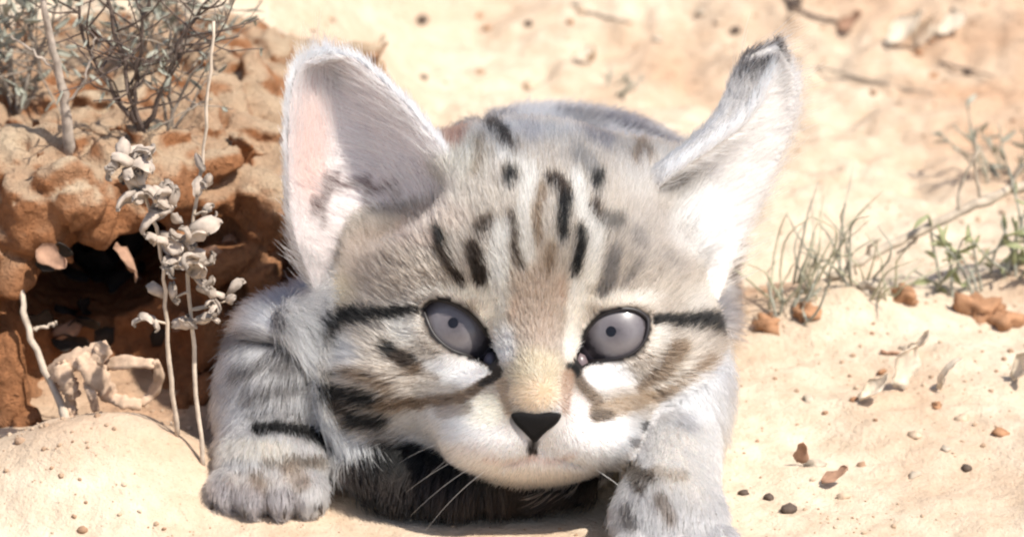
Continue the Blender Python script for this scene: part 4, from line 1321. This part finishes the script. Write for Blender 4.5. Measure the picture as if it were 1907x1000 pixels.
bs.inputs['Base Color'].default_value = (.16, .12, .125, 1); bs.inputs['Roughness'].default_value = .3

def cap_mesh(c, r, d, ang, nr=14, ns=48):
    """spherical cap about direction d, attribute ring = 0 centre..1 edge"""
    d = d / np.linalg.norm(d)
    x = np.cross(d, [0, 1, .1]); x /= np.linalg.norm(x); y = np.cross(d, x)
    V = [c + r * d]; ring = [0.0]; Fc = []
    for i in range(1, nr + 1):
        a = ang * i / nr
        for k in range(ns):
            t = 2 * math.pi * k / ns
            V.append(c + r * (d * math.cos(a) + math.sin(a) * (x * math.cos(t) + y * math.sin(t))))
            ring.append(i / nr)
    for k in range(ns):
        Fc.append((0, 1 + (k + 1) % ns, 1 + k))
        for i in range(nr - 1):
            p, q_ = 1 + i * ns, 1 + (i + 1) * ns
            Fc.append((p + k, p + (k + 1) % ns, q_ + (k + 1) % ns, q_ + k))
    m = np_mesh('cap', v2w(np.array(V)) * .001, Fc)
    at_ = m.attributes.new('ring', 'FLOAT', 'POINT'); at_.data.foreach_set('value', np.array(ring, np.float32))
    return m
PUP = {'l': (844, 601), 'r': (1138, 617)}
for s in 'lr':
    c_ = eye_c[s]
    g = c2v(*PUP[s], EYE_W + EYE_R) - c_
    g2 = c2v(EYE_PX[s][0] + (-4 if s == 'l' else 2), EYE_PX[s][1] - 2, EYE_W + EYE_R) - c_
    ball = cap_mesh(c_, EYE_R, np.array([0, 0, 1.0]), math.pi * .98, 30)
    eo = link('eye', ball, M_eye, kit)
    link('iris', cap_mesh(c_, EYE_R + .06, g2, .92 if s == 'l' else .78), M_iris, eo)
    link('pupil', cap_mesh(c_, EYE_R + .12, g, .105), M_pup, eo)
    # lid margin along the opening
    loop = APL[s]
    ring = []
    for (x, y) in loop:
        v = c2v(x, y, EYE_W + EYE_R)
        e = v[:2] - c_[:2]
        rr = np.linalg.norm(e)
        z = math.sqrt(max((EYE_R + .45) ** 2 - rr * rr, 4.0))
        ring.append([v[0], v[1], c_[2] + z])
    ring = np.array(ring)
    up_ = loop[:, 1] < EYE_PX[s][1] + (8 if s == 'l' else 0)
    rr = np.where(up_, .42, .26)
    rr = np.convolve(np.concatenate([rr[-4:], rr, rr[:4]]), np.ones(9) / 9, 'valid')
    V, Fc = tube(np.vstack([ring, ring[:1]]), np.append(rr, rr[0]), 8, False)
    link('eyelid', np_mesh('eyelid', v2w(np.array(V)) * .001, Fc), M_lid, eo)

for (x, y) in ((915, 677), (1080, 680)):
    c_ = c2v(x, y, 0.2); V = []
    bmx = bmesh.new(); bmesh.ops.create_icosphere(bmx, subdivisions=2, radius=1)
    V = np.array([v.co[:] for v in bmx.verts]) * (1.5, 2.2, 1.2) + c_
    Fc = [tuple(v.index for v in f.verts) for f in bmx.faces]; bmx.free()
    link('tear_duct', np_mesh('tear_duct', v2w(V) * .001, Fc), M_wet, kit)
# ---- nose leather
def sd_nose(p):
    q = w2v(p); h_ = v2h(q)
    a_ = poly_sd(chart(q), NOSE) * U
    base = sd_head(h_, q)
    d = smax(a_ + .15, base - .75, 1.1)
    d = np.maximum(d, -base - 2.0)
    m_ = np.stack([np.abs(h_[:, 0]), h_[:, 1], h_[:, 2]], -1)
    return d
nc = v2w(c2v(998, 795, 17)[None])[0]
lo2 = nc - np.array([7, 9, 7.0]); st = .22
ng = [np.arange(0, e * 2, st) for e in (7, 9, 7)]
g = np.stack(np.meshgrid(*[lo2[i] + ng[i] for i in range(3)], indexing='ij'), -1)
nf = sd_nose(g.reshape(-1, 3)).reshape(g.shape[:3])
nv, nfc = surface_nets(nf, lo2, st)
M_nose, nt, bs = new_mat('nose_leather')
bs.inputs['Base Color'].default_value = (.010, .009, .009, 1); bs.inputs['Roughness'].default_value = .7
bs.inputs['Specular IOR Level'].default_value = .12
vz = node(nt, 'ShaderNodeTexVoronoi', Scale=1800.0); bp = node(nt, 'ShaderNodeBump', Strength=.4, Distance=.0002)
nt.links.new(vz.outputs[0], bp.inputs['Height']); nt.links.new(bp.outputs[0], bs.inputs['Normal'])
link('nose', np_mesh('nose', nv * .001, nfc), M_nose, kit)

# ---- whiskers
M_wh, nt, bs = new_mat('whisker_white')
bs.inputs['Base Color'].default_value = (.85, .82, .78, 1); bs.inputs['Roughness'].default_value = .4
wr = np.random.default_rng(3)
for sx in (-1, 1):
    for k in range(5):
        y0 = -18.5 - 1.7 * (k % 4); x0 = sx * (8.5 + 2.4 * (k // 4)); z0 = 13.5 - 2.5 * (k // 4) - .5 * (k % 4)
        L = 11 + 7 * wr.random()
        d = np.array([sx * .95, .05 - .22 * (k % 4) + .1 * wr.normal(), -.15 + .12 * wr.normal()])
        p = np.array([[x0, y0, z0] + d * L * t + np.array([0, -5.0, -7]) * t * t for t in np.linspace(0, 1, 9)])
        V, Fc = tube(h2v(p), np.linspace(.05, .012, 9), 4)
        link('whisker', np_mesh('whisker', v2w(np.array(V)) * .001, Fc), M_wh, kit)
# ---- claws just showing at the toes
M_cl, nt, bs = new_mat('claw_dark')
bs.inputs['Base Color'].default_value = (.05, .04, .035, 1); bs.inputs['Roughness'].default_value = .35
for (cx, cy, turn) in ((-42.5, -6, -0.05), (27, -29, .1)):
    for k in range(4):
        a_ = (k - 1.5) * .42 + turn
        dx, dy = math.sin(a_), -math.cos(a_)
        tx, ty = cx + 11.5 * math.sin(a_), cy - .5 - 7.5 * math.cos(a_)
        p = np.array([[tx + dx * e, ty + dy * e, z] for e, z in ((2.6, 4.6), (3.8, 4.4), (4.7, 3.5), (5.2, 2.4))])
        V, Fc = tube(p * .001, np.array([.8, .75, .5, .12]) * .001, 6)
        link('claw', np_mesh('claw', V, Fc), M_cl, kit)
